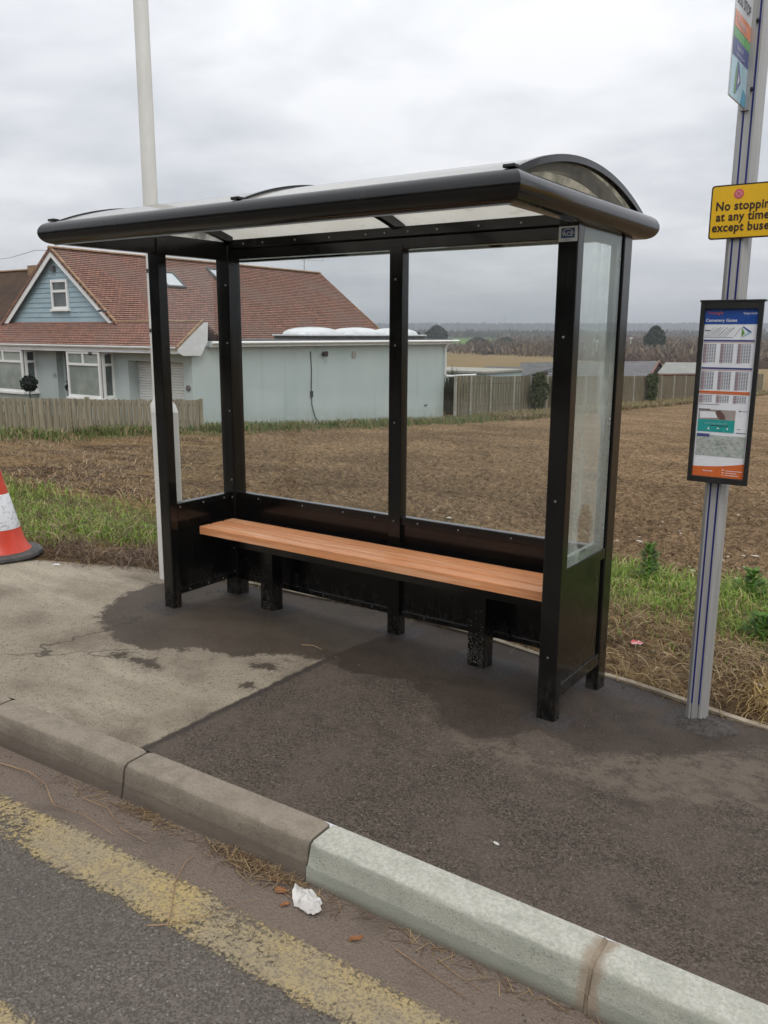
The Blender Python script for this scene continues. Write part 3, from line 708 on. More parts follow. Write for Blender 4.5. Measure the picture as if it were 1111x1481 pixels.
for x in (-2.0,-.59):
    lg = MB().box(x-.048,x+.048,.385,.475,-.05,.374).build('leg', M['black'], BN, bevel=.004)
    MB().box(x-.03,x+.03,.361,.384,.375,.40).build('leg_bracket', M['black'], BN)
    # splashes of cement on the leg
    m = MB(); rn = random.Random(int(x*100))
    for _ in range(150 if x > -1 else 80):
        z = abs(rn.gauss(0,.12)); s = rn.uniform(.0012,.0032); xx = x + rn.uniform(-.045,.04)
        if z < .3: m.quad((xx,.3846,z),(xx+s,.3846,z-.3*s),(xx+s*.9,.3846,z+s),(xx-.2*s,.3846,z+s*.8))
    tag(m.build('cement_splashes', M['conpost'], lg), kind='stuff')

# ================================================================ BUS STOP SIGN POST
SPX, SPY = .472, .44
SP = thing('bus_stop_post', (SPX,SPY,g(SPX,SPY)), 'silver bus stop post with blue stripes, timetable case, yellow plate and flag', 'bus stop post')
def pole_prof(cx, cy): 
    w, b = .041, .016
    return [(cx-w,cy+.035),(cx-w,cy-.018),(cx-w+b,cy-.036),(cx-.017,cy-.036),(cx-.017,cy-.030),(cx-.012,cy-.030),(cx-.012,cy-.036),(cx+.012,cy-.036),(cx+.012,cy-.030),(cx+.017,cy-.030),(cx+.017,cy-.036),(cx+w-b,cy-.036),(cx+w,cy-.018),(cx+w,cy+.035)]
part(MB().sweep([[(x,y,z) for x,y in pole_prof(SPX,SPY)] for z in (-.10, 3.25)]), 'pole', M['alu'], SP)
for s in (-1,1):
    part(MB().box(SPX+s*.0145-.0034, SPX+s*.0145+.0034, SPY-.0368, SPY-.0361, .06, 3.24), 'blue_stripe', M['blue_line'], SP)
# mortar heap at its foot
m = MB(); rings = []
for k, (r, h) in enumerate(((.15,-.01),(.12,.008),(.09,.020),(.06,.030),(.01,.034))):
    rings.append([(SPX+.03+r*math.cos(t)*(1+.25*math.sin(3*t+k)), SPY-.03+r*.8*math.sin(t), g(SPX,SPY)+h*(1+.2*math.sin(5*t))) for t in [2*math.pi*i/20 for i in range(20)]])
m.sweep(rings); tag(m.build('asphalt_heap', M['heap'], origin=(SPX,SPY,-.05), smooth=True), 'small heap of dark asphalt packed round the sign post foot', 'asphalt heap')
# timetable case
TY = SPY - .036 - .035
tx0, tx1, tz0, tz1 = .372, .603, 1.030, 1.737
CS = part(MB().box(tx0+.006, tx1-.006, TY+.003, TY+.032, tz0+.006, tz1-.006), 'timetable_case', M['black_dull'], SP, bevel=.002)
fw = .017
m = MB()
m.box(tx0,tx0+fw,TY-.012,TY+.002,tz0,tz1); m.box(tx1-fw,tx1,TY-.012,TY+.002,tz0,tz1)
m.box(tx0+fw,tx1-fw,TY-.012,TY+.002,tz0,tz0+.024); m.box(tx0+fw,tx1-fw,TY-.012,TY+.002,tz1-.026,tz1)
m.box(tx0-.003,tx1+.003,TY-.014,TY+.030,tz1,tz1+.008)
m.build('case_frame', M['black_dull'], CS, bevel=.0015)
px0, px1, pz0, pz1 = tx0+fw, tx1-fw, tz0+.024, tz1-.026
PW, PH = px1-px0, pz1-pz0
MB().box(px0+.0005,px1-.0005,TY+.0005,TY+.0022,pz0+.0005,pz1-.0005).build('poster', M['paper'], CS)
def U(u): return px0 + u*PW
def V(v): return pz1 - v*PH       # v measured from the top
def rect(m, u0, u1, v0, v1, lay=1): m.quad((U(u0),TY-.0006*lay,V(v1)),(U(u1),TY-.0006*lay,V(v1)),(U(u1),TY-.0006*lay,V(v0)),(U(u0),TY-.0006*lay,V(v0)))
def pr(name, mat, rects, lay=1):
    m = MB()
    for q in rects: rect(m, *q, lay)
    return m.build(name, mat, CS)
pr('poster_header', M['p_blue'], [(.0,1.,.0,.088)])
yT = TY-.0006
text('Triangle', .0175, (U(.04),yT,V(.031)), (1,0,0),(0,0,1), M['p_orange'], CS, 'poster_lettering')
text('Stagecoach', .0105, (U(.72),yT,V(.031)), (1,0,0),(0,0,1), M['paper'], CS, 'poster_lettering', bold=.01)
text('Cemetery Gates', .0165, (U(.02),yT,V(.074)), (1,0,0),(0,0,1), M['paper'], CS, 'poster_lettering', bold=.012)
# route diagram
m = MB()
for i in range(10):
    a = .03 + i*.042; b = a + .16 + .02*(i % 3)
    m.quad((U(a),yT,V(.160)),(U(a+.008),yT,V(.160)),(U(b+.008),yT,V(.105+.004*(i%2))),(U(b),yT,V(.105+.004*(i%2))))
m.quad(*[(U(u),yT,V(v)) for u, v in ((.58,.160),(.588,.160),(.70,.108),(.692,.108))]); m.build('route_diagram', M['p_grey'], CS)
pr('route_diagram', M['p_grey'], [(.02,.56,.163,.1655),(.02,.12,.122,.128)])
def tri(name, mat, P, yy=None): return MB().quad(*[(U(u), yy or yT, V(v)) for u, v in P]).build(name, mat, CS)
tri('logo', M['p_blue'], [(.72,.104),(.74,.101),(.90,.132),(.88,.140)]); tri('logo', M['p_lime'], [(.715,.165),(.715,.106),(.775,.140)])
tri('logo', M['f_pale'], [(.73,.166),(.90,.136),(.84,.132),(.77,.150)], TY-.0012)
rn = random.Random(5)
def table(v0, v1, rows, bar, sub):
    pr('table_heading', bar, [(.01,.97,v0,v0+.010)]); pr('table_subheading', sub, [(.01,.97,v0+.012,v0+.018)])
    ln = []; bg = []
    for c in range(3):
        u0 = .02 + c*.325
        bg.append((u0, u0+.07, v0+.024, v1))
        for r in range(rows):
            v = v0 + .026 + (v1-v0-.028)*r/rows
            ln += [(u0, u0+.055, v, v+.0042)] + [(u0+.075+k*.045, u0+.075+k*.045+.030, v, v+.0042) for k in range(4)]
    pr('table_stripes', M['p_pink'], bg); pr('timetable_print', M['p_grey'], ln, 2)
table(.178,.315,13, M['p_dkblue'], M['p_pink']); table(.340,.474,13, M['p_dkblue'], M['p_pink']); table(.480,.552,5, M['p_orange'], M['p_orange'])
pr('timetable_print', M['p_grey'], [(.02,.42,.560,.5625),(.02,.25,.588,.594),(.80,.84,.590,.598),(.86,.97,.593,.5965),(.78,.97,.722,.727),(.79,.86,.70,.7035)])
pr('poster_photo', M['p_skin2'], [(.03,.74,.592,.652)], 1)
tri('poster_photo', M['p_skin'], [(.36,.602),(.44,.592),(.54,.625),(.56,.650),(.46,.649),(.40,.635)], TY-.0012)
tri('poster_photo', M['paper'], [(.05,.605),(.34,.603),(.40,.640),(.06,.645)], TY-.0010)
pr('poster_panel', M['p_teal'], [(.03,.74,.652,.726)], 1)
text('Please help us keep this', .0085, (U(.385),TY-.0010,V(.677)), (1,0,0),(0,0,1), M['f_pale'], CS, 'poster_lettering', align='CENTER')
pr('poster_print', M['sign_black'], [(.28,.62,.685,.689)], 2); pr('poster_print', M['paper'], [(.23,.26,.700,.712),(.41,.45,.700,.706),(.60,.62,.698,.710)], 2)
pr('route_map', M['p_map'], [(.03,.97,.745,.872)], 1)
m = MB()
for _ in range(70):
    u = rn.uniform(.05,.93); v = rn.gauss(.800,.026); v = min(.868,max(.75,v)); a = rn.uniform(-.05,.05); b = rn.uniform(-.010,.010)
    m.quad((U(u),TY-.0012,V(v)),(U(u)+.0008,TY-.0012,V(v)-.0008),(U(min(.96,u+a)),TY-.0012,V(v+b)),(U(min(.96,u+a))-.0006,TY-.0012,V(v+b)+.0008))
m.build('map_lines', M['p_mapline'], CS)
m = MB()
for _ in range(60):
    u = rn.uniform(.05,.9); v = rn.uniform(.765,.865); rect(m, u, u+rn.uniform(.015,.05), v, v+.0022, 3)
m.build('map_names', M['p_grey'], CS)
pr('map_heading', M['p_dkblue'], [(.03,.28,.738,.756)], 3)
m = MB(); us = np.linspace(0,1,13)
for a, b in zip(us[:-1], us[1:]):
    fa = .935-.028*a**2.2+.006*(1-a); fb = .935-.028*b**2.2+.006*(1-b)
    m.quad((U(a),yT,V(1.)),(U(b),yT,V(1.)),(U(b),yT,V(fb)),(U(a),yT,V(fa)))
m.build('poster_footer', M['p_orange'], CS)
text('Stagecoach', .008, (U(.30),TY-.0010,V(.968)), (1,0,0),(0,0,1), M['paper'], CS, 'poster_lettering', align='CENTER', bold=.02)
pr('poster_print', M['paper'], [(.58,.61,.950,.956),(.64,.97,.955,.958),(.58,.61,.966,.972),(.64,.86,.968,.971),(.58,.60,.982,.986),(.63,.90,.982,.985)], 2)
# case screen glass
t = NT('case_window'); tr = t.n('ShaderNodeBsdfTransparent'); gl = t.n('ShaderNodeBsdfGlossy'); gl.inputs['Roughness'].default_value = .08; 
mx = t.n('ShaderNodeMixShader'); t.l(t.fres(.03), mx.inputs[0]); t.l(tr.outputs[0], mx.inputs[1]); t.l(gl.outputs[0], mx.inputs[2]); t.l(mx.outputs[0], t.out.inputs[0])
MB().box(px0+.0002,px1-.0002,TY-.0068,TY-.0052,pz0+.0002,pz1-.0002).build('case_window', t.m, CS)

# yellow plate
yy = SPY - .036 - .012
sx0, sx1, sz0, sz1 = .369, .705, 1.972, 2.170
def rrect(x0, x1, z0, z1, r, y, th):
    P = []
    for cx, cz, a in ((x1-r,z1-r,0),(x0+r,z1-r,90),(x0+r,z0+r,180),(x1-r,z0+r,270)):
        P += [(cx+r*math.cos(R(a+i*18)), y, cz+r*math.sin(R(a+i*18))) for i in range(6)]
    return MB().poly(P, (0,th,0))
PL = part(rrect(sx0,sx1,sz0,sz1,.012,yy,.003), 'restriction_plate', M['sign_black'], SP)
rrect(sx0+.0055,sx1-.0055,sz0+.0055,sz1-.0055,.009,yy-.0014,.001).build('plate_face', M['sign_yellow'], PL)
part(MB().box(SPX-.05,SPX+.05,yy+.0035,yy+.0115,sz1-.05,sz1-.02), 'plate_clip', M['alu'], SP)
part(MB().box(SPX-.05,SPX+.05,yy+.0035,yy+.0115,sz0+.02,sz0+.05), 'plate_clip', M['alu'], SP)
yq = yy-.0016; xm = (sx0+sx1)/2 - .008
for i, (s, sw) in enumerate((('No stopping', 1), ('at any time', 1), ('except buses', 1))):
    text(s, .0445, ((sx0+.020, sx0+.0245, sx0+.012)[i], yq, sz1-.092-.0385*i), (1,0,0),(0,0,1), M['sign_black'], PL, 'plate_lettering', bold=.024, sx=.90)
cxr = SPX-.002
MB().lathe((cxr,yq,sz1-.036), [(.018,0),(.018,.0008),(.0001,.0009)], 24, 'y').build('clearway_symbol', M['faded_red'], PL)
MB().lathe((cxr,yq-.001,sz1-.036), [(.0125,0),(.0125,.0006),(.0001,.0007)], 24, 'y').build('clearway_symbol', M['pinkish'], PL)
for s in (1,-1):
    m = MB(); a = Vector((1,0,s))*.0085; b = Vector((1,0,-s)).normalized()*.0014; c = Vector((cxr,yq-.0022,sz1-.036)); m.quad(*[tuple(q) for q in (c-a-b, c+a-b, c+a+b, c-a+b)]); m.build('clearway_symbol', M['faded_red'], PL)
# flag, along the depth direction, facing the approaching traffic
fx = SPX - .012; fy0, fy1, fz0, fz1 = .155, .478-.05, 2.432, 3.10
fy1 = SPY-.037
FL = part(MB().box(fx-.002, fx+.002, fy0, fy1-.012, fz0, fz1), 'flag', M['f_white'], SP)
part(MB().box(fx-.016,fx+.016,fy1-.011,fy1+.0005,fz0-.004,fz1), 'flag_bracket', M['alu'], SP)
for z in (2.50, 2.73, 2.95): part(MB().lathe((fx+.0165,fy1-.006,z),[(.007,0),(.007,.006),(.004,.009)],8,'x'), 'flag_bolt', M['black_dull'], SP)
xf = fx+.0026
def fq(name, mat, y0, y1, z0, z1, k=0): return MB().quad((xf+k*.0008,y0,z0),(xf+k*.0008,y1,z0),(xf+k*.0008,y1,z1),(xf+k*.0008,y0,z1)).build(name, mat, FL)
fy1 -= .013
fq('flag_band', M['f_orange'], fy0+.002, fy1, 2.655, 2.705); fq('flag_band', M['p_green'], fy0+.002, fy1, 2.622, 2.653); fq('flag_band', M['p_dkblue'], fy0+.002, fy1, 2.565, 2.620); fq('flag_band', M['f_pale'], fy0+.002, fy1, fz0+.002, 2.563)
MB().quad(*[(xf+.0008,y,z) for y, z in ((fy0+.08,2.45),(fy0+.145,2.50),(fy0+.105,2.555),(fy0+.085,2.56))]).build('flag_emblem', M['p_dkblue'], FL)
MB().quad(*[(xf+.0016,y,z) for y, z in ((fy0+.095,2.48),(fy0+.125,2.502),(fy0+.1,2.525))]).build('flag_emblem', M['f_white'], FL)
MB().quad(*[(xf+.0008,y,z) for y, z in ((fy0+.06,2.45),(fy0+.08,2.45),(fy0+.085,2.56),(fy0+.07,2.53))]).build('flag_emblem', M['p_lime'], FL)
MB().quad(*[(xf+.0008,y,z) for y, z in ((fy1-.075,2.434),(fy1-.001,2.434),(fy1-.001,2.475),(fy1-.045,2.49))]).build('flag_emblem', M['f_cyan'], FL)
text('BUS STOP', .048, (xf,fy0+.014,2.730), (0,1,0),(0,0,1), M['digits'], FL, 'flag_lettering', bold=.015, sx=.86)
text('Triangle', .036, (xf+.0003,fy0+.025,2.668), (0,1,0),(0,0,1), M['f_white'], FL, 'flag_lettering', sx=1.1)
text('Stagecoach', .020, (xf+.0003,fy0+.05,2.592), (0,1,0),(0,0,1), M['f_white'], FL, 'flag_lettering')
text('stagecoachbus.com', .014, (xf+.0003,fy0+.05,2.573), (0,1,0),(0,0,1), M['f_white'], FL, 'flag_lettering')

# ================================================================ LAMP POST
lx, ly = -2.945, .49; lz = g(lx,ly)
LP = thing('lamp_post', (lx,ly,lz), 'tall pale grey street lamp post with wide base section behind the shelter', 'lamp post')
def oct_(cx, cy, r, z, n=8): return [(cx+r*math.cos(R(22.5+360/n*i)), cy+r*math.sin(R(22.5+360/n*i)), z) for i in range(n)]
def lc(z): k = (z-lz); return lx - .037*min(1, max(0, (k-1.1)/.12)), ly
m = MB(); m.sweep([oct_(*lc(z), r, z) for z, r in ((lz-.1,.088),(lz+.02,.088),(lz+1.10,.088))]); part(m, 'base_section', M['lamp_paint'], LP, smooth=True, bevel=.004)
m = MB(); m.sweep([oct_(*lc(z), r, z, 16) for z, r in ((lz+1.1005,.086),(lz+1.15,.078),(lz+1.185,.052),(lz+1.22,.047))]); part(m, 'shoulder', M['lamp_paint'], LP, smooth=True)
m = MB(); m.sweep([oct_(*lc(z), r, z, 20) for z, r in ((lz+1.2205,.046),(lz+2.5,.045),(lz+4,.043),(lz+6.5,.036))]); part(m, 'shaft', M['lamp_paint'], LP, smooth=True)
m = MB(); m.tube([(lc(6.4)[0],ly,lz+6.49),(lc(6.4)[0],ly-.05,lz+6.9),(lc(6.4)[0],ly-.4,lz+7.15),(lc(6.4)[0],ly-.9,lz+7.2)], .03, 10); part(m, 'bracket_arm', M['lamp_paint'], LP, smooth=True)
m = MB(); m.lathe((lc(6.4)[0],ly-1.15,lz+7.2), [(.02,.05),(.10,.04),(.12,0),(.08,-.06),(.01,-.08)], 14, 'z', 1, 2.2); part(m, 'lantern', M['white'], LP, smooth=True)
part(MB().box(lx+.02,lx+.062,ly-.096,ly-.082,lz+.35,lz+.95), 'access_door', M['lamp_paint'], LP, bevel=.003)
for z in (1.62, 1.98): part(MB().box(lc(z)[0]-.010,lc(z)[0]+.002,ly-.0505,ly-.045,z-.012,z+.012), 'tape_mark', M['digits'], LP)

# ================================================================ TRAFFIC CONE
cx_, cy_ = -4.228, .035; cz_ = g(cx_, cy_) + .002
CN = thing('traffic_cone', (cx_,cy_,cz_), 'red and white traffic cone with black rubber base at the pavement edge', 'traffic cone')
m = MB(); rings = []
for r, h in ((.285,0),(.292,.012),(.286,.030),(.262,.036),(.24,.040),(.19,.044)):
    rings.append([(cx_+r*math.cos(R(a)), cy_+r*math.sin(R(a)), cz_+h) for a in (10,28,55,80,100,125,152,170,190,208,235,260,280,305,332,350)])
m.sweep(rings); part(m, 'base', M['rubber'], CN, smooth=True)
pr_ = [(.212,.042),(.205,.052),(.188,.075),(.170,.12),(.150,.19)]
part(MB().lathe((cx_,cy_,cz_), pr_ + [(.148,.20)], 40), 'body', M['cone_red'], CN, smooth=True)
part(MB().lathe((cx_,cy_,cz_), [(.1495,.201),(.149,.205),(.092,.44),(.090,.442)], 40), 'reflective_sleeve', M['cone_white'], CN, smooth=True)
part(MB().lathe((cx_,cy_,cz_), [(.0895,.443),(.045,.64),(.030,.73),(.026,.752),(.018,.756)], 40), 'tip', M['cone_red'], CN, smooth=True)

# ================================================================ HOUSE
HO = thing('bungalow', (-21.5,18,-1.3), 'pale grey-green bungalow with red clay tile roof and blue boarded gable', 'house')
YF, XC = 14.42, -18.0
def hp(mb, nm, mt, par=HO, **k): return mb.build(nm, mt, par, **k)
def wall(*b): return hp(MB().box(*b), 'wall', M['render'])
zb = -2.9
wall(-30,-24.75,YF,YF+.25,zb,1.12); wall(-23.62,-20.95,YF,YF+.25,zb,1.12); wall(-20.95,-18.38,YF,YF+.25,.72,1.12); wall(-18.38,XC-.001,YF,YF+.25,zb,1.12)
wall(XC-.25,XC,YF+.2505,29.0,zb,1.17); wall(-30,XC-.2505,28.75,29.0,zb,1.17); wall(-30,-29.75,YF+.2505,28.7495,zb,1.17)
wall(-24.75,-24.62,YF+.2505,YF+1.4,zb,1.12); wall(-23.74,-23.62,YF+.2505,YF+1.4,zb,1.12); wall(-24.75,-23.62,YF+1.401,YF+1.55,zb,1.12)
hp(MB().box(-24.4,-23.8,YF+1.36,YF+1.40,-1.5,.6), 'front_door', M['clad'])
text('16', .23, (-25.02,YF,.05), (1,0,0),(0,0,1), M['digits'], HO, 'house_number', th=.006)
# garage
wall(-21.05,-20.951,YF+.2505,YF+.7,zb,.9); wall(-18.379,-18.30,YF+.2505,YF+.7,zb,.9)
gd = MB()
for k in range(26):
    z = -1.45 + k*.085; gd.sweep([[(x,YF+.42,z),(x,YF+.385,z+.012),(x,YF+.385,z+.065),(x,YF+.415,z+.083)] for x in (-20.94,-18.39)])
hp(gd, 'garage_door', M['white'])
# gutters and fascia of the front
hp(MB().box(-31,-17.9,13.86,13.885,.985,1.13), 'fascia_board', M['whitewood'])
hp(MB().box(-31,-17.9,13.885,YF,.985,1.0), 'soffit', M['soffit'])
m = MB(); m.sweep([[(x, 13.86-.0015-.10*math.sin(t)*1., 1.165-.065*math.cos(t)+.0) for t in np.linspace(0.0,math.pi*.62,7)] + [(x,13.8585,1.10),(x,13.8585,1.165)][::-1] for x in (-31,-17.86)]); hp(m, 'gutter', M['white'], smooth=True)
# tiled slopes built course by course
def slope(nm, mat, eL, eR, rL, rR, exp=.115, par=HO, lift=.02):
    """eaves left/right, ridge left/right; left/right seen from outside"""
    eL, eR, rL, rR = map(Vector, (eL, eR, rL, rR)); H = ((rL-eL).length + (rR-eR).length)/2; n = max(2, int(H/exp))
    nr = (eR-eL).cross(rL-eL); nr = nr.normalized() if nr.length > 1e-6 else Vector((0,0,1)); nr = nr if nr.z > 0 else -nr
    u = (eR-eL).normalized(); m = MB(); up = ((rL-eL) - u*(rL-eL).dot(u)).normalized()
    for k in range(n):
        a, b = k/n, min(1, (k+1.0)/n)
        A, B, C_, D = eL.lerp(rL,a), eR.lerp(rR,a), eR.lerp(rR,b), eL.lerp(rL,b)
        m.add([A+nr*lift, B+nr*lift, C_+nr*.001, D+nr*.001, A, B], [(0,1,2,3),(4,5,1,0)])
    m.add([eL-nr*.06, eR-nr*.06, rR-nr*.06, rL-nr*.06, eL, eR, rR, rL], [(3,2,1,0),(0,1,5,4),(1,2,6,5),(2,3,7,6),(3,0,4,7)])
    return hp(m, nm, mat, par, uvf=lambda q: ((Vector(q)-eL).dot(u), (Vector(q)-eL).dot(up)))
RIX, RIZ, S = -25.0, 4.37, .765
YG, YB = 14.62, 29.1
zr = 1.36; xr = RIX + (RIZ-zr)/S; xl = RIX - (RIZ-zr)/S
slope('roof_slope', M['tile'], (xr,YG,zr),(xr,YB,zr),(RIX,YG,RIZ),(RIX,YB,RIZ))
slope('roof_slope', M['tile'], (xl,YB,zr),(xl,YG,zr),(RIX,YB,RIZ),(RIX,YG,RIZ))
# pent roof across the front
slope('pent_roof', M['tile'], (-31,13.80,1.185),(-17.84,13.80,1.185),(-31,14.80,1.93),(-17.84,14.80,1.93))
slope('pent_roof', M['tile'], (-17.84,15.50,1.42),(-21.3,15.50,1.42),(-17.84,14.83,1.93),(-21.9,14.83,1.93))
m = MB(); m.sweep([[(x,14.815+.075*math.cos(t),1.925+.045*math.sin(t)) for t in np.linspace(0,math.pi,7)] for x in np.arange(-21.75,-17.8,.32)]); hp(m, 'ridge_tiles', M['ridge'])
m = MB(); m.sweep([[(RIX+.10*math.cos(t),y,RIZ+.01+.065*math.sin(t)) for t in np.linspace(0,math.pi,7)] for y in np.arange(YG,YB+.1,.4)]); hp(m, 'ridge_tiles', M['ridge'])
# barge end of the pent roof (right hand)
m = MB(); m.poly([(-17.84,13.74,1.20),(-17.84,13.74,1.03),(-17.84,13.95,.93),(-17.84,14.62,.93),(-17.84,14.90,1.34),(-17.84,14.95,1.90),(-17.84,14.80,1.90)], (.035,0,0)); hp(m, 'barge_board', M['whitewood'])
m = MB(); m.poly([(-17.80,13.72,1.20),(-17.80,14.80,1.995),(-17.80,14.80,1.925),(-17.80,13.72,1.13)][::-1], (-.10,0,0)); hp(m, 'verge_tiles', M['ridge'])
# gable face: overlapping boards
yg = 14.86; GB = MB(); z = 1.93
apx = RIZ-.10
while z < apx-.1:
    z1 = min(z+.165, apx); w0 = (apx-z)/S; w1 = (apx-z1)/S
    GB.add([(RIX-w0,yg-.028,z),(RIX+w0,yg-.028,z),(RIX+w1,yg-.006,z1),(RIX-w1,yg-.006,z1),(RIX-w0,yg+.02,z),(RIX+w0,yg+.02,z),(RIX+w1,yg+.02,z1),(RIX-w1,yg+.02,z1)],[(0,1,2,3),(0,4,5,1),(4,7,6,5),(0,3,7,4),(1,5,6,2)])
    z = z1
GF = hp(GB, 'gable_cladding', M['clad'])
hp(MB().poly([(RIX-3.1,yg+.03,1.96),(RIX+3.1,yg+.03,1.96),(RIX,yg+.03,RIZ-.12)], (0,.1,0)), 'gable_wall', M['render'])
for s in (-1,1):
    zf = 1.90; w = (RIZ-zf)/S
    m = MB(); m.poly([(RIX,yg-.20,RIZ-.015),(RIX+s*w,yg-.20,zf-.015),(RIX+s*(w-.36),yg-.20,zf-.015),(RIX,yg-.20,RIZ-.29)][::s], (0,.03,0)); hp(m, 'barge_board', M['white'])
    m = MB(); m.poly([(RIX,yg-.23,RIZ+.05),(RIX+s*w,yg-.23,zf+.05),(RIX+s*w,yg-.23,zf-.012),(RIX,yg-.23,RIZ-.012)][::s], (0,.10,0)); hp(m, 'verge_tiles', M['ridge'])
# windows ---------------------------------------------------
def window(O, u, n, w, h, cols=1, transom=None, glassm='pane', fr=.06, sill=True, par=HO, blind=None):
    u = Vector(u); n = Vector(n)
    m = MB(); d0, d1 = -.02, .045
    m.obox(O,u,n,0,fr,0,h,d0,d1); m.obox(O,u,n,w-fr,w,0,h,d0,d1); m.obox(O,u,n,fr,w-fr,0,fr,d0,d1); m.obox(O,u,n,fr,w-fr,h-fr,h,d0,d1)
    if transom: m.obox(O,u,n,fr,w-fr,transom-fr*.5,transom+fr*.5,d0,d1)
    zz0 = transom+fr*.5 if transom else fr
    for k in range(1, cols): m.obox(O,u,n,w*k/cols-fr*.45,w*k/cols+fr*.45,zz0,h-fr,d0,d1)
    W_ = hp(m, 'window', M['white'], par)
    MB().obox(O,u,n,fr*.5,w-fr*.5,fr*.5,h-fr*.5,-.012,.006).build('pane', M[glassm], W_)
    if sill: MB().obox(O,u,n,-.05,w+.05,-.07,-.002,-.02,.10).build('sill', M['white'], W_)
    if blind:
        b = MB()
        for k in range(5): b.obox(O,u,n,fr+.02,w-fr-.02,fr+.1+k*.14,fr+.115+k*.14,.0065,.008)
        b.build('blind_line', M['felt'], W_)
    return W_
window((-25.32,yg-.03,2.36),(1,0,0),(0,-1,0),.93,.98,1,.60,'pane',.085)
# bays
def bay(x0, x1, yfr, zb_, zt_, gm, cols=2):
    # front
    hp(MB().box(x0+.02,x1-.02,yfr+.03,YF-.001,zb,zb_-.07), 'bay_plinth', M['render'])
    window((x0,yfr,zb_),(1,0,0),(0,-1,0),x1-x0,zt_-zb_,cols,(zt_-zb_)*.72,gm,.075)
    window((x1,yfr+.06,zb_),(0,1,0),(1,0,0),YF-yfr-.065,zt_-zb_,1,(zt_-zb_)*.72,'pane',.08)
    hp(MB().box(x0+.08,x1-.08,yfr+.40,yfr+.42,zb_+.1,zt_-.02), 'curtain', M['whitewood'])
bay(-23.40,-21.68,13.93,-.49,.985,'pane_light'); bay(-28.3,-25.95,13.93,-.47,.985,'pane_light')
# small fittings
hp(MB().lathe((-18.18,YF,-.04), [(.09,0),(.09,.04),(.05,.06)], 14, 'y'), 'vent_cover', M['felt'])
hp(MB().box(-25.18,-25.02,yg-.13,yg-.03,3.62,3.80), 'alarm_box', M['felt'])
for x in (-21.15, -22.0): hp(MB().lathe((x,13.83,.93), [(.05,0),(.06,.05),(.03,.09)], 10, 'y'), 'security_light', M['digits'])
hp(MB().tube([(-22.25,YG-.1,2.28),(-22.25,YG-.22,2.26)], .035, 8), 'camera', M['digits']); hp(MB().tube([(-22.0,YG-.1,2.26),(-22.0,YG-.22,2.24)], .035, 8), 'camera', M['digits'])
# flat roof extension along the side
hp(MB().box(xr+.002,-17.76,15.52,29.3,1.345,1.385), 'flat_roof', M['felt'])
hp(MB().box(-17.80,-17.775,15.0,29.3,1.17,1.343), 'fascia_board', M['whitewood'])
hp(MB().box(XC+.001,-17.801,15.0,29.0,1.19,1.205), 'soffit', M['soffit'])
m = MB(); m.sweep([[(-17.774+.10*math.sin(t),y,1.35-.055+.055*math.cos(math.pi-t)*-1) for t in np.linspace(0,math.pi,8)] for y in (15.0,29.75)]); hp(m, 'gutter', M['white'], smooth=True)
hp(MB().box(-22,-17.76,29.31,29.34,1.18,1.38), 'fascia_board', M['whitewood'])
for k in range(3):
    y0 = 20.15 + k*2.68; y1 = y0+2.42; x0, x1 = -19.9, -18.35
    kb_ = hp(MB().box(x0,x1,y0,y1,1.387,1.50), 'roof_light', M['felt'])
    m = MB(); m.box(x0-.06,x1+.06,y0-.05,y1+.05,1.501,1.56); m.build('dome_rim', M['dome'], kb_, bevel=.01)
    rings = []
    for i in range(9):
        f = i/8; s = math.cos(f*math.pi/2)**.9 if f < 1 else .02; zz = 1.561 + .27*math.sin(f*math.pi/2)
        rings.append([((x0+x1)/2+(x1-x0)/2*s*max(-1,min(1,1.1*math.cos(t))), (y0+y1)/2+(y1-y0)/2*s*max(-1,min(1,1.1*math.sin(t))), zz) for t in [2*math.pi*j/28 for j in range(28)]])
    m = MB().sweep(rings); m.build('dome', M['dome'], kb_, smooth=True)
hp(MB().tube([(-17.78,28.93,1.22),(-17.86,28.93,1.1),(-17.90,28.93,.95),(-17.90,28.93,-.12),(-17.86,28.98,-.2),(-17.8,29.3,-.22),(-17.8,31.5,-.24)], .05, 8), 'downpipe', M['white'], smooth=True)
# cable, lamp and box on the side wall
hp(MB().tube([(-17.985,19.9,.98),(-17.97,19.93,.3),(-17.97,19.90,-.4),(-17.97,19.93,-.9),(-17.96,20.1,-1.35),(-17.93,20.5,-1.72)], .016, 6), 'cable', M['digits'], smooth=True)
hp(MB().box(-17.99,-17.95,19.86,19.98,-.62,-.40), 'cable_box', M['digits'])
hp(MB().lathe((-17.995,20.6,.88), [(.07,0),(.09,.06),(.05,.11),(.11,.16)], 12, 'x'), 'wall_lamp', M['sign_black'])
hp(MB().box(-17.995,-17.955,22.3,22.52,.72,.94), 'junction_box', M['conpost'])
hp(MB().box(-17.995,-17.975,27.4,27.62,-1.42,-1.36), 'air_brick', M['felt'])
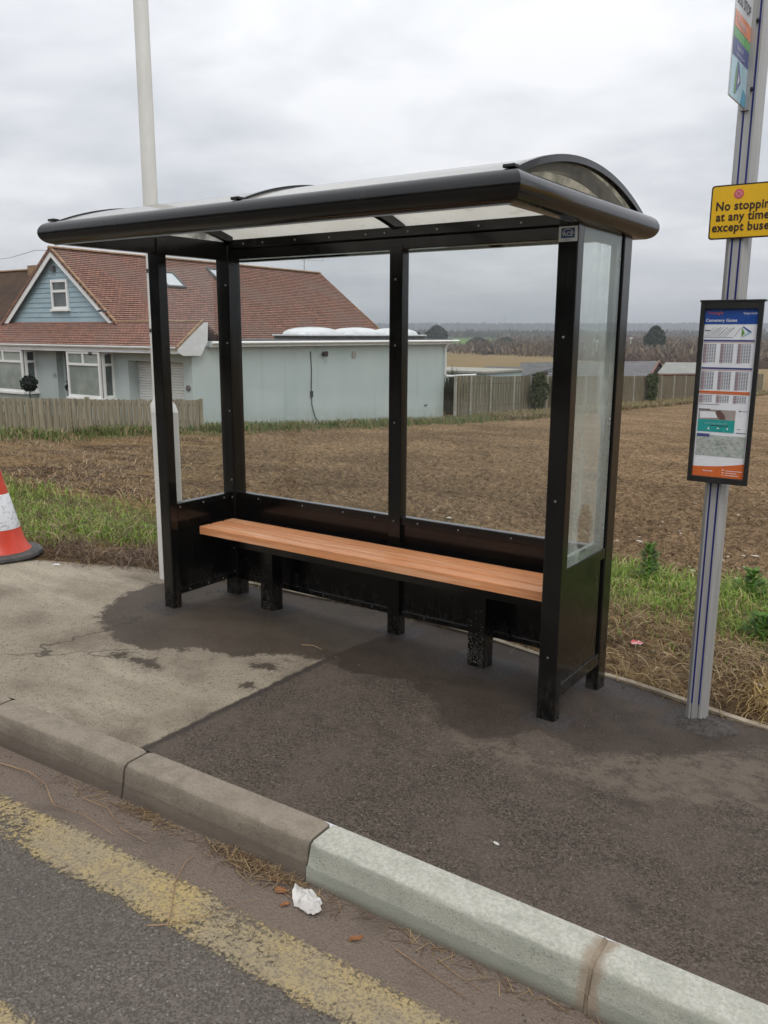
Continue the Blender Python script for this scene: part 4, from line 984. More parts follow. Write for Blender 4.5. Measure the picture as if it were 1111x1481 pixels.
# skylights lying on the slope
def skylight(y0, y1, a, b):
    n = Vector((S,0,1)).normalized(); d = Vector((1,0,-S)).normalized()
    def P(y, s, k): q = Vector((RIX,y,RIZ)) + d*s + n*k; return tuple(q)
    m = MB()
    for (ya,yb,sa,sb) in ((y0,y1,a,a+.07),(y0,y1,b-.07,b),(y0,y0+.07,a+.07,b-.07),(y1-.07,y1,a+.07,b-.07)):
        m.add([P(ya,sa,.02),P(yb,sa,.02),P(yb,sb,.02),P(ya,sb,.02),P(ya,sa,.10),P(yb,sa,.10),P(yb,sb,.10),P(ya,sb,.10)],[(0,3,2,1),(4,5,6,7),(0,1,5,4),(1,2,6,5),(2,3,7,6),(3,0,4,7)])
    o = hp(m, 'skylight', M['felt']); m = MB(); m.quad(P(y0+.07,a+.07,.075),P(y1-.07,a+.07,.075),P(y1-.07,b-.07,.075),P(y0+.07,b-.07,.075)); m.build('skylight_pane', M['skyl'], o)
M['skyl'] = pm('skylight_glass', (.55,.58,.60), (.5,.53,.55), 2, .05, metal=.6)
skylight(18.35,19.25,1.0,1.95); skylight(21.35,22.35,.5,1.5)
# aerial
AE = hp(MB().tube([(RIX,27.9,RIZ),(RIX,27.9,RIZ+.62)], .02, 6), 'aerial', M['chrome'])
m = MB(); m.tube([(RIX-.1,27.8,RIZ+.55),(RIX+.9,28.3,RIZ+.50)], .012, 5)
for k in range(7):
    q = Vector((RIX-.05+.14*k,27.83+.07*k,RIZ+.545-.006*k)); m.tube([q+Vector((-.05,.12,.16)), q-Vector((-.05,.12,.16))], .007, 4)
m.build('aerial_array', M['chrome'], AE)
hp(MB().tube([(-25,29.15,4.3),(-21.1,29.13,1.45)], .035, 6), 'verge_clip', M['ridge'])

# neighbouring house at far left
NB = thing('dark_roofed_house', (-40,24,-1.5), 'neighbouring house with dark mossy tile roof at the left edge', 'house')
MB().box(-52,-34.2,20,28,-2.5,1.6).build('wall', M['render'], NB)
def nslope(*a): return slope('roof_slope', M['tile_dark'], *a, par=NB)
nslope((-53,19.4,1.5),(-33.8,19.4,1.5),(-50,23.8,4.75),(-37.6,23.8,4.75)); nslope((-33.8,28.2,1.5),(-53,28.2,1.5),(-37.6,23.8,4.75),(-50,23.8,4.75)); nslope((-33.8,19.4,1.5),(-33.8,28.2,1.5),(-37.6,23.8,4.75),(-37.6,23.81,4.75))
MB().sweep([[(x,23.8+.12*math.cos(t),4.76+.08*math.sin(t)) for t in np.linspace(0,math.pi,6)] for x in (-50,-44,-37.5)]).build('ridge_tiles', M['ridge'], NB)
MB().box(-40.0,-39.2,23.4,24.2,4.4,4.95).build('chimney', M['ridge'], NB)
# wire
tag(MB().tube([(-57,32,6.6),(-48,27.5,6.0),(-38,22.6,5.55),(RIX,16.4,4.42)], .014, 4).build('telephone_wire', M['digits'], origin=(-40,24,5)), 'thin telephone wire reaching the bungalow gable from the left', 'wire')

# leaf clumps ----------------------------------------------------
def leaves(name, C_, Rd, n, size, cols, parent=None, origin=(0,0,0), squash=1., shell=.5, seed=1, upw=0.):
    r = np.random.default_rng(seed)
    d = r.normal(size=(n,3)); d /= np.linalg.norm(d,axis=1)[:,None]; rad = shell + (1-shell)*r.random(n)**.6
    rad *= .78 + .44*fbm(d[:,0]*2+seed, d[:,1]*2+d[:,2]*2, seed, 3)
    P = np.array(C_) + d*rad[:,None]*np.array([Rd,Rd,Rd*squash])
    a = r.normal(size=(n,3)); a[:,2] += upw*3; a /= np.linalg.norm(a,axis=1)[:,None]; b = np.cross(a, r.normal(size=(n,3))); b /= np.linalg.norm(b,axis=1)[:,None]
    s = size*(.5+r.random(n))[:,None]; th = .18 if upw else .55
    V = np.stack([P-a*s, P+b*s*th, P+a*s, P-b*s*th],1)
    return strips(name, V, np.array(cols)[r.integers(0,len(cols),n)]*(.7+.6*r.random((n,1))), M['leaf'], parent, origin)
def strips(name, V, C_, mat, parent=None, origin=(0,0,0)):
    """V: (n,k,3) polygons, C_: (n,3) colours"""
    n, k = V.shape[:2]; off = np.array(origin if parent is None else list(parent['_o']))
    me = bpy.data.meshes.new(name); co = (V - off).reshape(-1,3)
    me.vertices.add(n*k); me.vertices.foreach_set('co', co.ravel()); me.loops.add(n*k); me.loops.foreach_set('vertex_index', np.arange(n*k, dtype=np.int32))
    me.polygons.add(n); me.polygons.foreach_set('loop_start', (np.arange(n)*k).astype(np.int32)); me.polygons.foreach_set('loop_total', np.full(n,k,np.int32))
    me.materials.append(mat); me.update(calc_edges=True)
    at = me.color_attributes.new('Col','FLOAT_COLOR','POINT'); c4 = np.ones((n*k,4),np.float32); c4[:,:3] = np.repeat(C_,k,0); at.data.foreach_set('color', c4.ravel())
    o = bpy.data.objects.new(name, me); COL.objects.link(o); o['_o'] = list(map(float, off))
    if parent is not None: o.parent = parent
    else: o.location = off
    return o
# topiary balls by the porch
for i, (x, y, lab) in enumerate(((-24.93,13.45,'dark clipped topiary ball beside the left bay window'),(-23.52,14.2,'dark clipped topiary ball half behind the right bay window'))):
    z0 = g(x,y); T = thing('topiary_tree', (x,y,z0), lab, 'potted tree', 'topiary balls by the porch')
    zc = -.12 if i == 0 else -.18
    leaves('crown', (x,y,zc), .27, 900, .045, [(.012,.022,.016),(.02,.032,.02)], T, seed=5+i)
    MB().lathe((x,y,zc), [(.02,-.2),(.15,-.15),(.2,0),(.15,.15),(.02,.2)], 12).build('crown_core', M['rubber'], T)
    MB().tube([(x,y,zc-.25),(x,y,z0+.25)], .02, 6).build('stem', M['bark'], T)
    MB().lathe((x,y,z0), [(.16,-.05),(.2,.3),(.18,.3)], 14).build('pot', M['felt'], T)

# ================================================================ FENCES
def fence(name, label, P0, P1, h, posts, mat, pm_, bw=.1, ph=0.0, pw=.05):
    P0 = Vector(P0); P1 = Vector(P1); u = (P1-P0); Ln = u.length; u.normalize(); nn = Vector((u.y,-u.x,0))
    F = thing(name, (P0.x,P0.y,g(P0.x,P0.y)), label, 'fence')
    rn = random.Random(3); pts = [0] + posts + [Ln]
    for a, b in zip(pts[:-1], pts[1:]):
        m = MB(); s = a + pw; k = 0; qm = P0 + u*((a+b)/2)
        while s < b - pw - .02:
            w = min(bw*rn.uniform(.85,1.1), b-pw-s); q = P0 + u*s; z0 = g(q.x,q.y)
            zt0 = z0 + h*(1+.0) + rn.uniform(-.012,.012) + .015*math.sin(qm.x+a)
            m.obox(q, u, nn, 0, w*(.96 if k%2 else .90), z0-.1, zt0, (.020 if k%2 else 0)+rn.uniform(0,.006), (.042 if k%2 else .014)+.002)
            s += w; k += 1
        for rz_ in (.25*h,.8*h):
            q0 = P0+u*(a+pw); q1 = P0+u*(b-pw)
            m.sweep([[q0+nn*(-.05)+Vector((0,0,g(q0.x,q0.y)+rz_+e)) if j else q0+nn*(-.005)+Vector((0,0,g(q0.x,q0.y)+rz_+e)) for j, e in ((0,0),(1,0),(1,.07),(0,.07))],
                     [q1+nn*(-.05)+Vector((0,0,g(q1.x,q1.y)+rz_+e)) if j else q1+nn*(-.005)+Vector((0,0,g(q1.x,q1.y)+rz_+e)) for j, e in ((0,0),(1,0),(1,.07),(0,.07))]])
        m.build('board_panel', mat, F)
    for s in pts:
        q = P0+u*s; z0 = g(q.x,q.y)
        m = MB(); m.obox(q,u,nn,-pw,pw,z0-.2,z0+h+ph,-.05,.055); m.build('fence_post', pm_, F, bevel=.01)
    return F
fence('picket_fence', 'low weathered brown board fence in front of the bungalow bay windows', (-17.55,6.2,0),(-16.75,13.55,0), .86, [1.45,3.9,5.9], M['fence'], M['fence'], .085, .05, .045)
fence('garden_fence', 'tall grey-green board fence with concrete posts beyond the bungalow wall', (-17.35,28.9,0),(-17.2,92,0), 1.88, [1.3,3.2,5.6,7.5,9.5,12.1,14.8,17.5,20.2,23.1,26.,29.,32.,35.,38.,41.5,45.5,50.,54.,58.], M['fence2'], M['conpost'], .13, .03, .055)
def ivy(y0, y1, h, lab, seed):
    z0 = g(-17.2,y0); o = thing('ivy', (-17.2,(y0+y1)/2,z0), lab, 'climbing plant', 'ivy on the tall fence')
    r = np.random.default_rng(seed); n = 1150
    Y_ = y0+(y1-y0)*r.random(n); Zr = r.random(n)**.8; wv = .25+.75*vn(Zr*5, Zr*0+seed, seed); Y_ = (y0+y1)/2+(Y_-(y0+y1)/2)*wv
    P = np.stack([-17.2+.12+.18*r.random(n), Y_, z0+Zr*h],-1)
    a = r.normal(size=(n,3)); a/=np.linalg.norm(a,axis=1)[:,None]; b = np.cross(a,r.normal(size=(n,3))); b/=np.linalg.norm(b,axis=1)[:,None]; s=.09
    strips('foliage', np.stack([P-a*s,P+b*s*.6,P+a*s,P-b*s*.6],1), np.array([(.06,.085,.03),(.085,.115,.04),(.07,.065,.035)])[r.integers(0,3,n)], M['leaf'], o)
    MB().tube([(-17.08,(y0+y1)/2,z0),(-17.08,(y0+y1)/2+.1,z0+h*.8)], .03, 5).build('stem', M['bark'], o)
ivy(35.6,37.9,2.0,'ivy clump on the tall fence just left of the right shelter post',1); ivy(38.3,40.3,2.1,'narrow ivy beside the shelter corner post on the tall fence',2); ivy(53.5,56.5,2.0,'dark ivy column on the tall fence right of the shelter',3)

# sheds beyond the fence
def shed(name, label, E0, E1, R0, R1, wallh, wm, rm):
    E0,E1,R0,R1 = [Vector((1.3,-3.12,1.61)) + (Vector(q)-Vector((1.3,-3.12,1.61)))*1.22 for q in (E0,E1,R0,R1)]; T = thing(name, tuple(E0-Vector((0,0,wallh+.6))), label, 'shed')
    B0 = R0*2-E0; B1 = R1*2-E1; B0.z = E0.z; B1.z = E1.z
    for a,b,c,d in ((E0,E1,R1,R0),(B1,B0,R0,R1)):
        n = (b-a).cross(d-a).normalized(); n = n if n.z>0 else -n
        MB().poly([a,b,c,d], n*.08).build('roof', rm, T)
    n = (E1-E0).normalized(); k = .25
    for a,b in ((E0,E1),(E1,B1),(B1,B0),(B0,E0)):
        c = (E0+B1)/2; a2 = a.lerp(c,.05); b2 = b.lerp(c,.05); d=(b2-a2).normalized(); nn=Vector((d.y,-d.x,0))
        MB().poly([a2-Vector((0,0,.05)), b2-Vector((0,0,.05)), b2-Vector((0,0,wallh+1)), a2-Vector((0,0,wallh+1))], nn*-.08).build('wall', wm, T)
    for a,b,r in ((E0,B0,R0),(E1,B1,R1)):
        c=(E0+B1)/2; a2=a.lerp(c,.05)-Vector((0,0,.05)); b2=b.lerp(c,.05)-Vector((0,0,.05)); r2=r.lerp(Vector((c.x,c.y,r.z)),.05)-Vector((0,0,.1))
        MB().poly([a2,b2,r2], (.05,.05,0)).build('gable', wm, T)
    for a,b in ((E0,E1),):
        MB().tube([a+Vector((0,0,-.03)),b+Vector((0,0,-.03))], .07, 5).build('eave_board', M['shedred'], T)
    MB().tube([E1+Vector((0,0,.03)),R1+Vector((0,0,.05))], .12, 5).build('barge_board', M['shedred'], T)
    return T
shed('long_shed', 'long shed with dark grey felt roof behind the tall fence', (-25.6,52.0,-1.40),(-18.6,59.4,-1.40),(-28.2,57.5,-.62),(-20.2,66.4,-.52), 1.6, M['shedbrown'], M['felt'])
shed('small_shed', 'smaller red-brown shed with pale grey-green roof beside the long shed', (-18.3,60.0,-1.25),(-14.9,62.8,-1.22),(-19.7,66.6,-.62),(-16.4,68.6,-.62), 1.6, M['shedred'], M['felt2'])
T = thing('outbuilding', (-19.6,34,-2.3), 'low outbuilding with pale roof edge behind the fence beside the bungalow', 'outbuilding')
MB().box(-23,-18.6,34.0,38,-2.8,-.30).build('wall', M['render'], T); MB().box(-23.1,-18.5,33.9,38.1,-.298,-.20).build('roof', M['conpost'], T)
T = thing('brick_shed', (-22,47,-2.6), 'small orange brick shed just above the tall fence', 'shed')
MB().box(-23.2,-21.6,46.0,48,-3,-.78).build('wall', M['shedred'], T); MB().box(-23.4,-21.4,45.8,48.2,-.778,-.70).build('roof', M['felt'], T)
T = thing('lean_to_shed', (-21,42,-2.6), 'low dark-roofed lean-to shed behind the tall fence', 'shed')
MB().box(-23.4,-19.5,40.0,43.4,-3,-.72).build('wall', M['shedbrown'], T); MB().poly([(-23.6,39.8,-.70),(-19.3,39.8,-.70),(-19.3,43.6,-.40),(-23.6,43.6,-.40)], (0,0,.06)).build('roof', M['felt'], T)

# bushes and trees -----------------------------------------------
def bush(name, lab, x, y, h, w, cols, n=900, seed=1, sz=.3, cat='bush', group=None):
    z0 = g(x,y); T = thing(name, (x,y,z0), lab, cat, group)
    r = np.random.default_rng(seed)
    a = r.random(n)*2*np.pi; sp = r.random(n)**.6; hh = h*(.35+.65*r.random(n))*(1-.35*sp)
    base = np.stack([x+np.cos(a)*sp*w*.3, y+np.sin(a)*sp*w*.3, z0+hh*.1*r.random(n)],-1)
    tip = np.stack([x+np.cos(a)*sp*w, y+np.sin(a)*sp*w, z0+hh],-1)
    t0 = r.random((n,1))*.7; A = base+(tip-base)*t0; B = A+(tip-base)*.35+r.normal(size=(n,3))*sz*.35
    side = np.stack([-np.sin(a+r.normal(size=n)), np.cos(a), r.normal(size=n)*.2],-1)*sz*.16
    strips('twigs', np.stack([A-side,A+side,B],1), np.array(cols)[r.integers(0,len(cols),n)]*(.7+.6*r.random((n,1))), M['leaf'], T)
    m = MB()
    for k in range(4): t = k*1.6+seed; m.tube([(x,y,z0-.1),(x+math.cos(t)*w*.2,y+math.sin(t)*w*.2,z0+h*.35),(x+math.cos(t)*w*.4,y+math.sin(t)*w*.4,z0+h*.7)], [h*.02,h*.014,h*.006], 5)
    m.build('trunk', M['bark'], T); return T
BR = [(.115,.085,.06),(.085,.062,.046),(.15,.11,.075)]
bush('garden_bush', 'dark straggly bush beside the bungalow downpipe', -19.3,31.9,2.5,.9,[(.05,.055,.03),(.07,.065,.04)],2600,3,.22)
bush('bare_bush', 'bare brown bush poking above the tall fence', -21.9,43.6,2.55,1.3,BR,1500,4,.3)
def tree(name, lab, x, y, h, w, cols, n, seed, conic=False, sz=.5, group=None):
    z0 = g(x,y); T = thing(name, (x,y,z0), lab, 'tree', group); r = np.random.default_rng(seed)
    f = r.random(n)**.8; a = r.random(n)*2*np.pi
    prof = (1-f)**.8*1.15 if conic else np.sin(np.clip(f*.92+.08,0,1)*np.pi)**.55
    prof = prof*(.65+.55*fbm(a*1.3+seed, f*6, seed, 3)); rad = w*prof*(.55+.45*r.random(n))
    P = np.stack([x+np.cos(a)*rad, y+np.sin(a)*rad, z0+h*.10+f*h*.9],-1)
    u = r.normal(size=(n,3)); u/=np.linalg.norm(u,axis=1)[:,None]; v = np.cross(u,r.normal(size=(n,3))); v/=np.linalg.norm(v,axis=1)[:,None]; s=sz*(.6+.8*r.random((n,1)))
    strips('crown', np.stack([P-u*s,P+v*s*.5,P+u*s,P-v*s*.5],1), np.array(cols)[r.integers(0,len(cols),n)]*(.7+.6*r.random((n,1))), M['leaf'], T)
    m = MB(); m.tube([(x,y,z0-.2),(x,y,z0+h*.4),(x+.1,y,z0+h*.85)], [h*.03,h*.02,h*.006], 6)
    for k in range(5): t = k*1.3+seed; zz = z0+h*(.25+.12*k); m.tube([(x,y,zz),(x+math.cos(t)*w*.6,y+math.sin(t)*w*.6,zz+h*.1)], [h*.01,h*.003], 4)
    m.build('trunk', M['bark'], T); return T
DG = [(.022,.036,.02),(.032,.05,.026)]
tree('evergreen_tree', 'round dark evergreen seen through the right back pane', -224,364,10.8,6.2,[(.03,.045,.028),(.045,.06,.036)],2200,1,False,.8)
tree('small_evergreen', 'small dark evergreen just left of the round evergreen', -233,360,7.6,2.8,[(.035,.05,.03),(.05,.06,.04)],800,2,False,.8)
tree('conifer', 'dark conifer standing above the brown scrub right of the shelter', -82.5,262.5,9.6,3.6,[(.03,.05,.026),(.045,.065,.034)],2300,4,False,.55)
tree('field_tree', 'grey-brown bare tree right of the round evergreen', -205,372,5.2,6.0,[(.10,.085,.065),(.075,.068,.058)],900,5,False,.6)
tree('field_tree', 'bare tree with greenish top at the edge of the green field', -192,378,5.6,4.5,[(.08,.09,.065),(.075,.07,.055)],800,6,False,.6)
tree('field_bush', 'dark round bush standing in the ochre field', -143.5,269,2.6,4.0,[(.06,.05,.038),(.08,.065,.045)],1500,7,False,.4)
tree('field_bush', 'paler brown bush beside the dark bush in the ochre field', -132,270,3.4,3.6,[(.12,.095,.06),(.10,.075,.05)],1200,8,False,.4)

def scrub(name, lab, line, depth, h0, h1, n, cols, sz, seed):
    """a thicket: mass of bare twiggy stems along a line"""
    r = np.random.default_rng(seed); L = np.array(line, float); t = r.random(n)*(len(L)-1); i = np.minimum(t.astype(int), len(L)-2); f = (t-i)[:,None]
    B = L[i]*(1-f)+L[i+1]*f; x = B[:,0]+r.normal(size=n)*depth*.2; y = B[:,1]+r.random(n)*depth
    hh = (h0+(h1-h0)*fbm(x/(h1*1.6), y/(h1*2.5), seed, 4))*(.55+.45*(y-B[:,1])/depth)
    z = G(x,y); k = r.random(n)**.7
    A = np.stack([x,y,z+hh*k*.9-.5],-1); u = np.stack([r.normal(size=n)*.45, r.normal(size=n)*.45, np.ones(n)],-1)
    s = sz*(.5+r.random((n,1))); w = np.stack([r.normal(size=n),r.normal(size=n)*.5,np.zeros(n)],-1)*s*.22
    c = np.array(cols)[(vn(x/9,y/20,seed+3)*len(cols)*.999).astype(int)]*(.65+.7*r.random((n,1)))
    o = strips(name, np.stack([A-w,A+w,A+u*s+w*.3,A+u*s-w*.3],1), c, M['leaf'], origin=(float(L[0][0]),float(L[0][1]),-5)); return tag(o, lab, kind='stuff')
SC = [(.165,.122,.085),(.19,.14,.095),(.13,.10,.076),(.17,.132,.09),(.15,.105,.078)]
scrub('scrub_thicket', 'belt of bare brown scrub beyond the sheds and fields', [(-150,262),(-84,236),(-40,206),(10,196),(60,190)], 60, 3.2, 7.2, 30000, SC, 1.1, 1)
scrub('scrub_hedge', 'low dark brown hedge line along the field foot', [(-96,226),(-60,205),(-30,190),(30,178)], 8, 1.5, 3.2, 9000, [(.115,.078,.055),(.13,.088,.06)], .8, 2)
scrub('distant_scrub', 'brown scrub woodland across the middle distance', [(-260,520),(-205,500),(-150,430),(-95,330),(-70,300)], 90, 2.5, 7.5, 26000, SC, 1.9, 3)
scrub('distant_trees', 'grey line of leafless trees far behind the fields', [(-760,640),(-560,700),(-400,760),(-250,800),(-60,760),(150,700),(420,600)], 200, 4, 10, 30000, [(.10,.09,.07),(.12,.10,.078),(.08,.085,.065)], 3.2, 4)
scrub('far_woods', 'dark woods on the far hills', [(-2300,1500),(-1500,1900),(-900,2300),(-300,2400),(400,2200),(1300,1900)], 700, 5, 14, 26000, [(.04,.045,.036),(.05,.05,.042)], 13, 5)
m = MB()
for x, y, h in ((-49.5,148.6+60,8),(-43.8,152.4+60,7.5),(-92,268,6),(-101,262,5),(-20,200,7)):
    z0 = g(x,y); T = thing('street_lamp', (x,y,z0), {8:'small white street lamp above the scrub left of the timetable case',7.5:'small white street lamp nearest the timetable case',6:'slim pale pole beside the conifer',5:'slim pale pole left of the conifer',7:'slim pale lamp right of the timetable case'}[h], 'street lamp', 'far street lamps')
    MB().tube([(x,y,z0),(x,y,z0+h)], .09, 6).build('pole', M['lamp_paint'], T); MB().tube([(x-.5,y,z0+h),(x+.5,y,z0+h+.1)], .16, 6).build('lantern', M['white'], T)
# pylon on the horizon
x,y = -1178,2300; z0 = g(x,y); m = MB()
for sx_,sy_ in ((-4,-4),(4,-4),(4,4),(-4,4)): m.tube([(x+sx_,y+sy_,z0-3),(x+sx_*.3,y+sy_*.3,z0+26),(x,y,z0+44)], .35, 4)
for zz,w in ((24,8),(31,6.5),(38,5)): m.tube([(x-w,y,z0+zz),(x+w,y,z0+zz)], .3, 4)
tag(m.build('pylon', M['chrome'], origin=(x,y,z0)), 'tiny electricity pylon on the skyline', 'pylon')

# ================================================================ GRASS
def blades(name, lab, x, y, h, lean, wid, col, seed, droop=.5):
    r = np.random.default_rng(seed); n = len(x); z = G(x,y) + (fbm(x*3, y*3, 9, 3) - .5) * .06 - .008
    a = r.random(n)*2*np.pi; d = np.stack([np.cos(a),np.sin(a),np.zeros(n)],-1); s = np.stack([-np.sin(a),np.cos(a),np.zeros(n)],-1)*(wid*.5)[:,None]
    B = np.stack([x,y,z],-1); up = np.array([0,0,1.])
    M1 = B + d*(lean*h*.35)[:,None] + up*(h*.6)[:,None]; T = B + d*(lean*h)[:,None] + up*(h*(1-droop*np.minimum(lean,1.3)*.55))[:,None]
    V1 = np.stack([B-s,B+s,M1+s*.8,M1-s*.8],1); V2 = np.stack([M1-s*.8,M1+s*.8,T+s*.1,T-s*.1],1)
    o = strips(name, np.concatenate([V1,V2]), np.concatenate([col,col]), M['blade'], origin=(float(x[0]),float(y[0]),0)); return tag(o, lab, kind='stuff')
def scatter(n, x0, x1, y0, y1, seed): r = np.random.default_rng(seed); return r.uniform(x0,x1,n), r.uniform(y0,y1,n), r
def colmix(r, n, cols, w): return np.array(cols)[r.choice(len(cols), n, p=np.array(w)/sum(w))]*(.7+.6*r.random((n,1)))
GR = [(.15,.25,.03),(.22,.33,.05),(.29,.33,.09),(.42,.34,.16)]
ST = [(.30,.215,.115),(.20,.135,.075),(.12,.078,.05),(.38,.29,.17)]
# right-hand verge, green belt
x,y,r = scatter(60000,-3.2,2.6,1.2,4.6,101); e = y-edge(x); dn = sst(.9,2.0,e)*(.25+.75*sst(.38,.58,fbm(x*1.3,y*1.3,55,3)))*(1-plough_mask(x,y))+.05*(1-plough_mask(x,y)); k = r.random(60000) < dn; x,y = x[k],y[k]; n = len(x); tall = sst(1.6,2.9,y-edge(x))
blades('verge_grass', 'green grass on the verge beside the field', x,y,(.03+.12*tall*r.random(n)+.05*r.random(n)), .3+.9*r.random(n), .004+.007*r.random(n)*(.5+tall), colmix(r,n,GR,[4,4,2,2]), 102)
# left-hand verge, green belt
x,y,r = scatter(110000,-12,-2.8,.4,5.2,111); e = y-edge(x); dn = sst(.45,.95,e)*(1-sst(2.1,3.0,e))*(.2+.8*sst(.36,.56,fbm(x*1.1,y*1.1,56,3))); k = r.random(110000) < dn; x,y = x[k],y[k]; n=len(x)
blades('verge_grass', 'bright green grass patch behind the traffic cone', x,y,.04+.08*r.random(n), .3+.9*r.random(n), .005+.006*r.random(n), colmix(r,n,GR,[3,4,3,2.5]), 112)
# grass along fences and house wall
x,y,r = scatter(60000,-17.9,-14.6,5,33,121); dn = (.12+.88*sst(1.1,.1,np.abs(x+16.55)))*sst(.3,.55,fbm(x*.9,y*.9,57,3)); k = r.random(60000)<dn; x,y=x[k],y[k]; n=len(x)
blades('boundary_grass', 'grass strip along the foot of the bungalow wall and fence', x,y,.08+.22*r.random(n), .3+.7*r.random(n), .012+.02*r.random(n), colmix(r,n,[(.08,.14,.025),(.13,.18,.05),(.30,.24,.12),(.24,.17,.09)],[3,3,2,2]), 122)
x,y,r = scatter(30000,-17.0,-14.8,30,90,125); n=len(x)
blades('boundary_grass', 'dry grass strip along the foot of the tall fence', x,y,.15+.25*r.random(n), .3+.7*r.random(n), .03+.03*r.random(n), colmix(r,n,[(.30,.235,.12),(.24,.17,.085),(.14,.15,.05)],[4,3,2]), 126)
# rough straw, far left verge
x,y,r = scatter(90000,-17,-5.5,2.0,13,131); dn = (1-plough_mask(x,y))*(sst(1.8,2.8,y-edge(x)))*(.08+.55*sst(.42,.6,fbm(x*.8,y*1.6,58,3)))*(1-.5*sst(6,12,y)); k = r.random(90000)<dn; x,y=x[k],y[k]; n=len(x)
blades('rough_straw', 'rough dead brown grass across the left verge', x,y,.02+.075*r.random(n)*(.3+1.4*fbm(x*.6,y*.6,91,3)), 1.2+1.8*r.random(n), .005+.010*r.random(n), colmix(r,n,ST+[(.34,.21,.09)],[4,3,2,2,3]), 132)
# tangled straw beside the footway
def straw(name, lab, x, y, ln, hmax, wid, col, seed, bend=.5):
    r = np.random.default_rng(seed); n = len(x); z = G(x,y)+(fbm(x*3,y*3,9,3)-.5)*.06
    a = r.random(n)*2*np.pi; K = 5; pts = []
    p = np.stack([x,y,z+hmax*r.random(n)**1.6*.5],-1); el = r.uniform(.0,.9,n)
    P = [p]
    for k in range(K):
        st = np.stack([np.cos(a)*np.cos(el),np.sin(a)*np.cos(el),np.sin(el)],-1)*(ln/K)[:,None]; p = p+st; p[:,2] = np.maximum(p[:,2], G(p[:,0],p[:,1])+.002); P.append(p); a = a+r.normal(size=n)*bend; el = el-.35-.2*r.random(n)
    s = np.stack([-np.sin(a),np.cos(a),np.zeros(n)],-1)*(wid*.5)[:,None]; up = np.zeros((n,3)); up[:,2] = .4; s = s + up*(wid*.5)[:,None]
    V = [np.stack([P[k]-s,P[k]+s,P[k+1]+s,P[k+1]-s],1) for k in range(K)]
    return tag(strips(name, np.concatenate(V), np.concatenate([col]*K), M['blade'], origin=(float(x[0]),float(y[0]),0)), lab, kind='stuff')
x,y,r = scatter(30000,-6,-2.75,-.5,1.7,141); e = y-edge(x); dn = sst(-.07,.05,e)*(1-sst(.35,.8,e))*(.35+.65*sst(.35,.6,fbm(x*2.5,y*2.5,92,3)))+.15*sst(.6,1,e); k = (r.random(30000)<dn)&(np.hypot(x+4.228,y-.035)>.40); x,y=x[k],y[k]; n=len(x)
straw('tangled_dead_grass', 'tangle of dead brown stems along the left footway edge', x,y,.10+.16*r.random(n),.16,.0022+.0025*r.random(n),colmix(r,n,[(.16,.105,.07),(.24,.165,.105),(.10,.065,.048),(.34,.26,.165)],[4,3,4,2]),142)
x,y,r = scatter(60000,-2.8,3,.45,3.6,151); e = y-edge(x); dn = (sst(.0,.08,e)*(1-sst(.9,1.5,e))+.22*sst(1.2,1.5,e))*(.4+.6*sst(.35,.55,fbm(x*2,y*2,59,3))); k = r.random(60000)<dn; x,y=x[k],y[k]; n=len(x)
straw('dry_straw', 'dry straw and dead grass beside the bus stop post', x,y,.06+.14*r.random(n),.07,.002+.0025*r.random(n),colmix(r,n,[(.36,.26,.13),(.25,.17,.09),(.15,.10,.06),(.44,.34,.2)],[4,4,3,2]),152)
# golden tuft right of the post
x,y,r = scatter(5000,.62,1.7,.72,1.25,161); n=len(x)
straw('golden_straw', 'golden clump of straw right of the post', x,y,.10+.16*r.random(n),.12,.003+.002*r.random(n),colmix(r,n,[(.48,.34,.14),(.38,.26,.11),(.25,.16,.08)],[4,3,2]),162)
# tall weed and broad leaved clumps
for (xx,yy,hh,lab,sd) in ((-.62,3.2,.30,'tall leafy weed in front of the ploughed field',1),(.12,3.3,.22,'leafy green weed immediately left of the bus stop post',2),(.95,2.9,.20,'broad bladed grass clump right of the post',3),(-4.05,2.5,.10,'dark green leafy weed in the left verge',4),(.42,2.1,.14,'low green weed just beside the bus stop post',5)):
    z0 = g(xx,yy); T = thing('weed', (xx,yy,z0), lab, 'weed'); r = np.random.default_rng(sd); n = 190
    f = r.random(n); a = r.random(n)*6.283; rad = (.13 if hh < .25 else .07)*(1.1-f)+.02
    P = np.stack([xx+np.cos(a)*rad*r.random(n), yy+np.sin(a)*rad*r.random(n), z0+f*hh],-1); u = np.stack([np.cos(a),np.sin(a),.4+r.random(n)*.5],-1)*(.022+.03*r.random((n,1))); v = np.stack([-np.sin(a),np.cos(a),0*a],-1)*(.012+.010*r.random((n,1)))
    strips('leaves', np.stack([P,P+u*.5+v,P+u,P+u*.5-v],1), colmix(r,n,[(.09,.18,.03),(.14,.25,.05)],[1,1]), M['blade'], T)
    MB().tube([(xx,yy,z0-.02),(xx+.01,yy,z0+hh)], .005, 5).build('stem', M['p_lime'], T)

# chalk stones lying on the ploughed field
r = np.random.default_rng(77); m = MB(); c = 0
while c < 620:
    rad = 6.5*math.exp(r.random()*2.0); aa = math.radians(r.uniform(0,62)); x = CX-math.sin(aa)*rad; y = CY+math.cos(aa)*rad
    if float(plough_mask(np.array([x]),np.array([y]))[0]) < .6: continue
    s = .009+.012*r.random() + (.018*r.random() if r.random() < .1 else 0); z = g(x,y)+.035
    m.lathe((x,y,z), [(s*.3,-s*.3),(s*.95,-s*.1),(s*(.8+.3*r.random()),s*.2),(s*.3,s*.45)], 5, 'z', .8+.7*r.random(), .8+.5*r.random()); c += 1
tag(m.build('field_stones', pm('chalk_flint', (.50,.45,.36), (.36,.32,.26), 30, .8), origin=(-4,8,0)), 'pale stones scattered over the ploughed soil', kind='stuff')

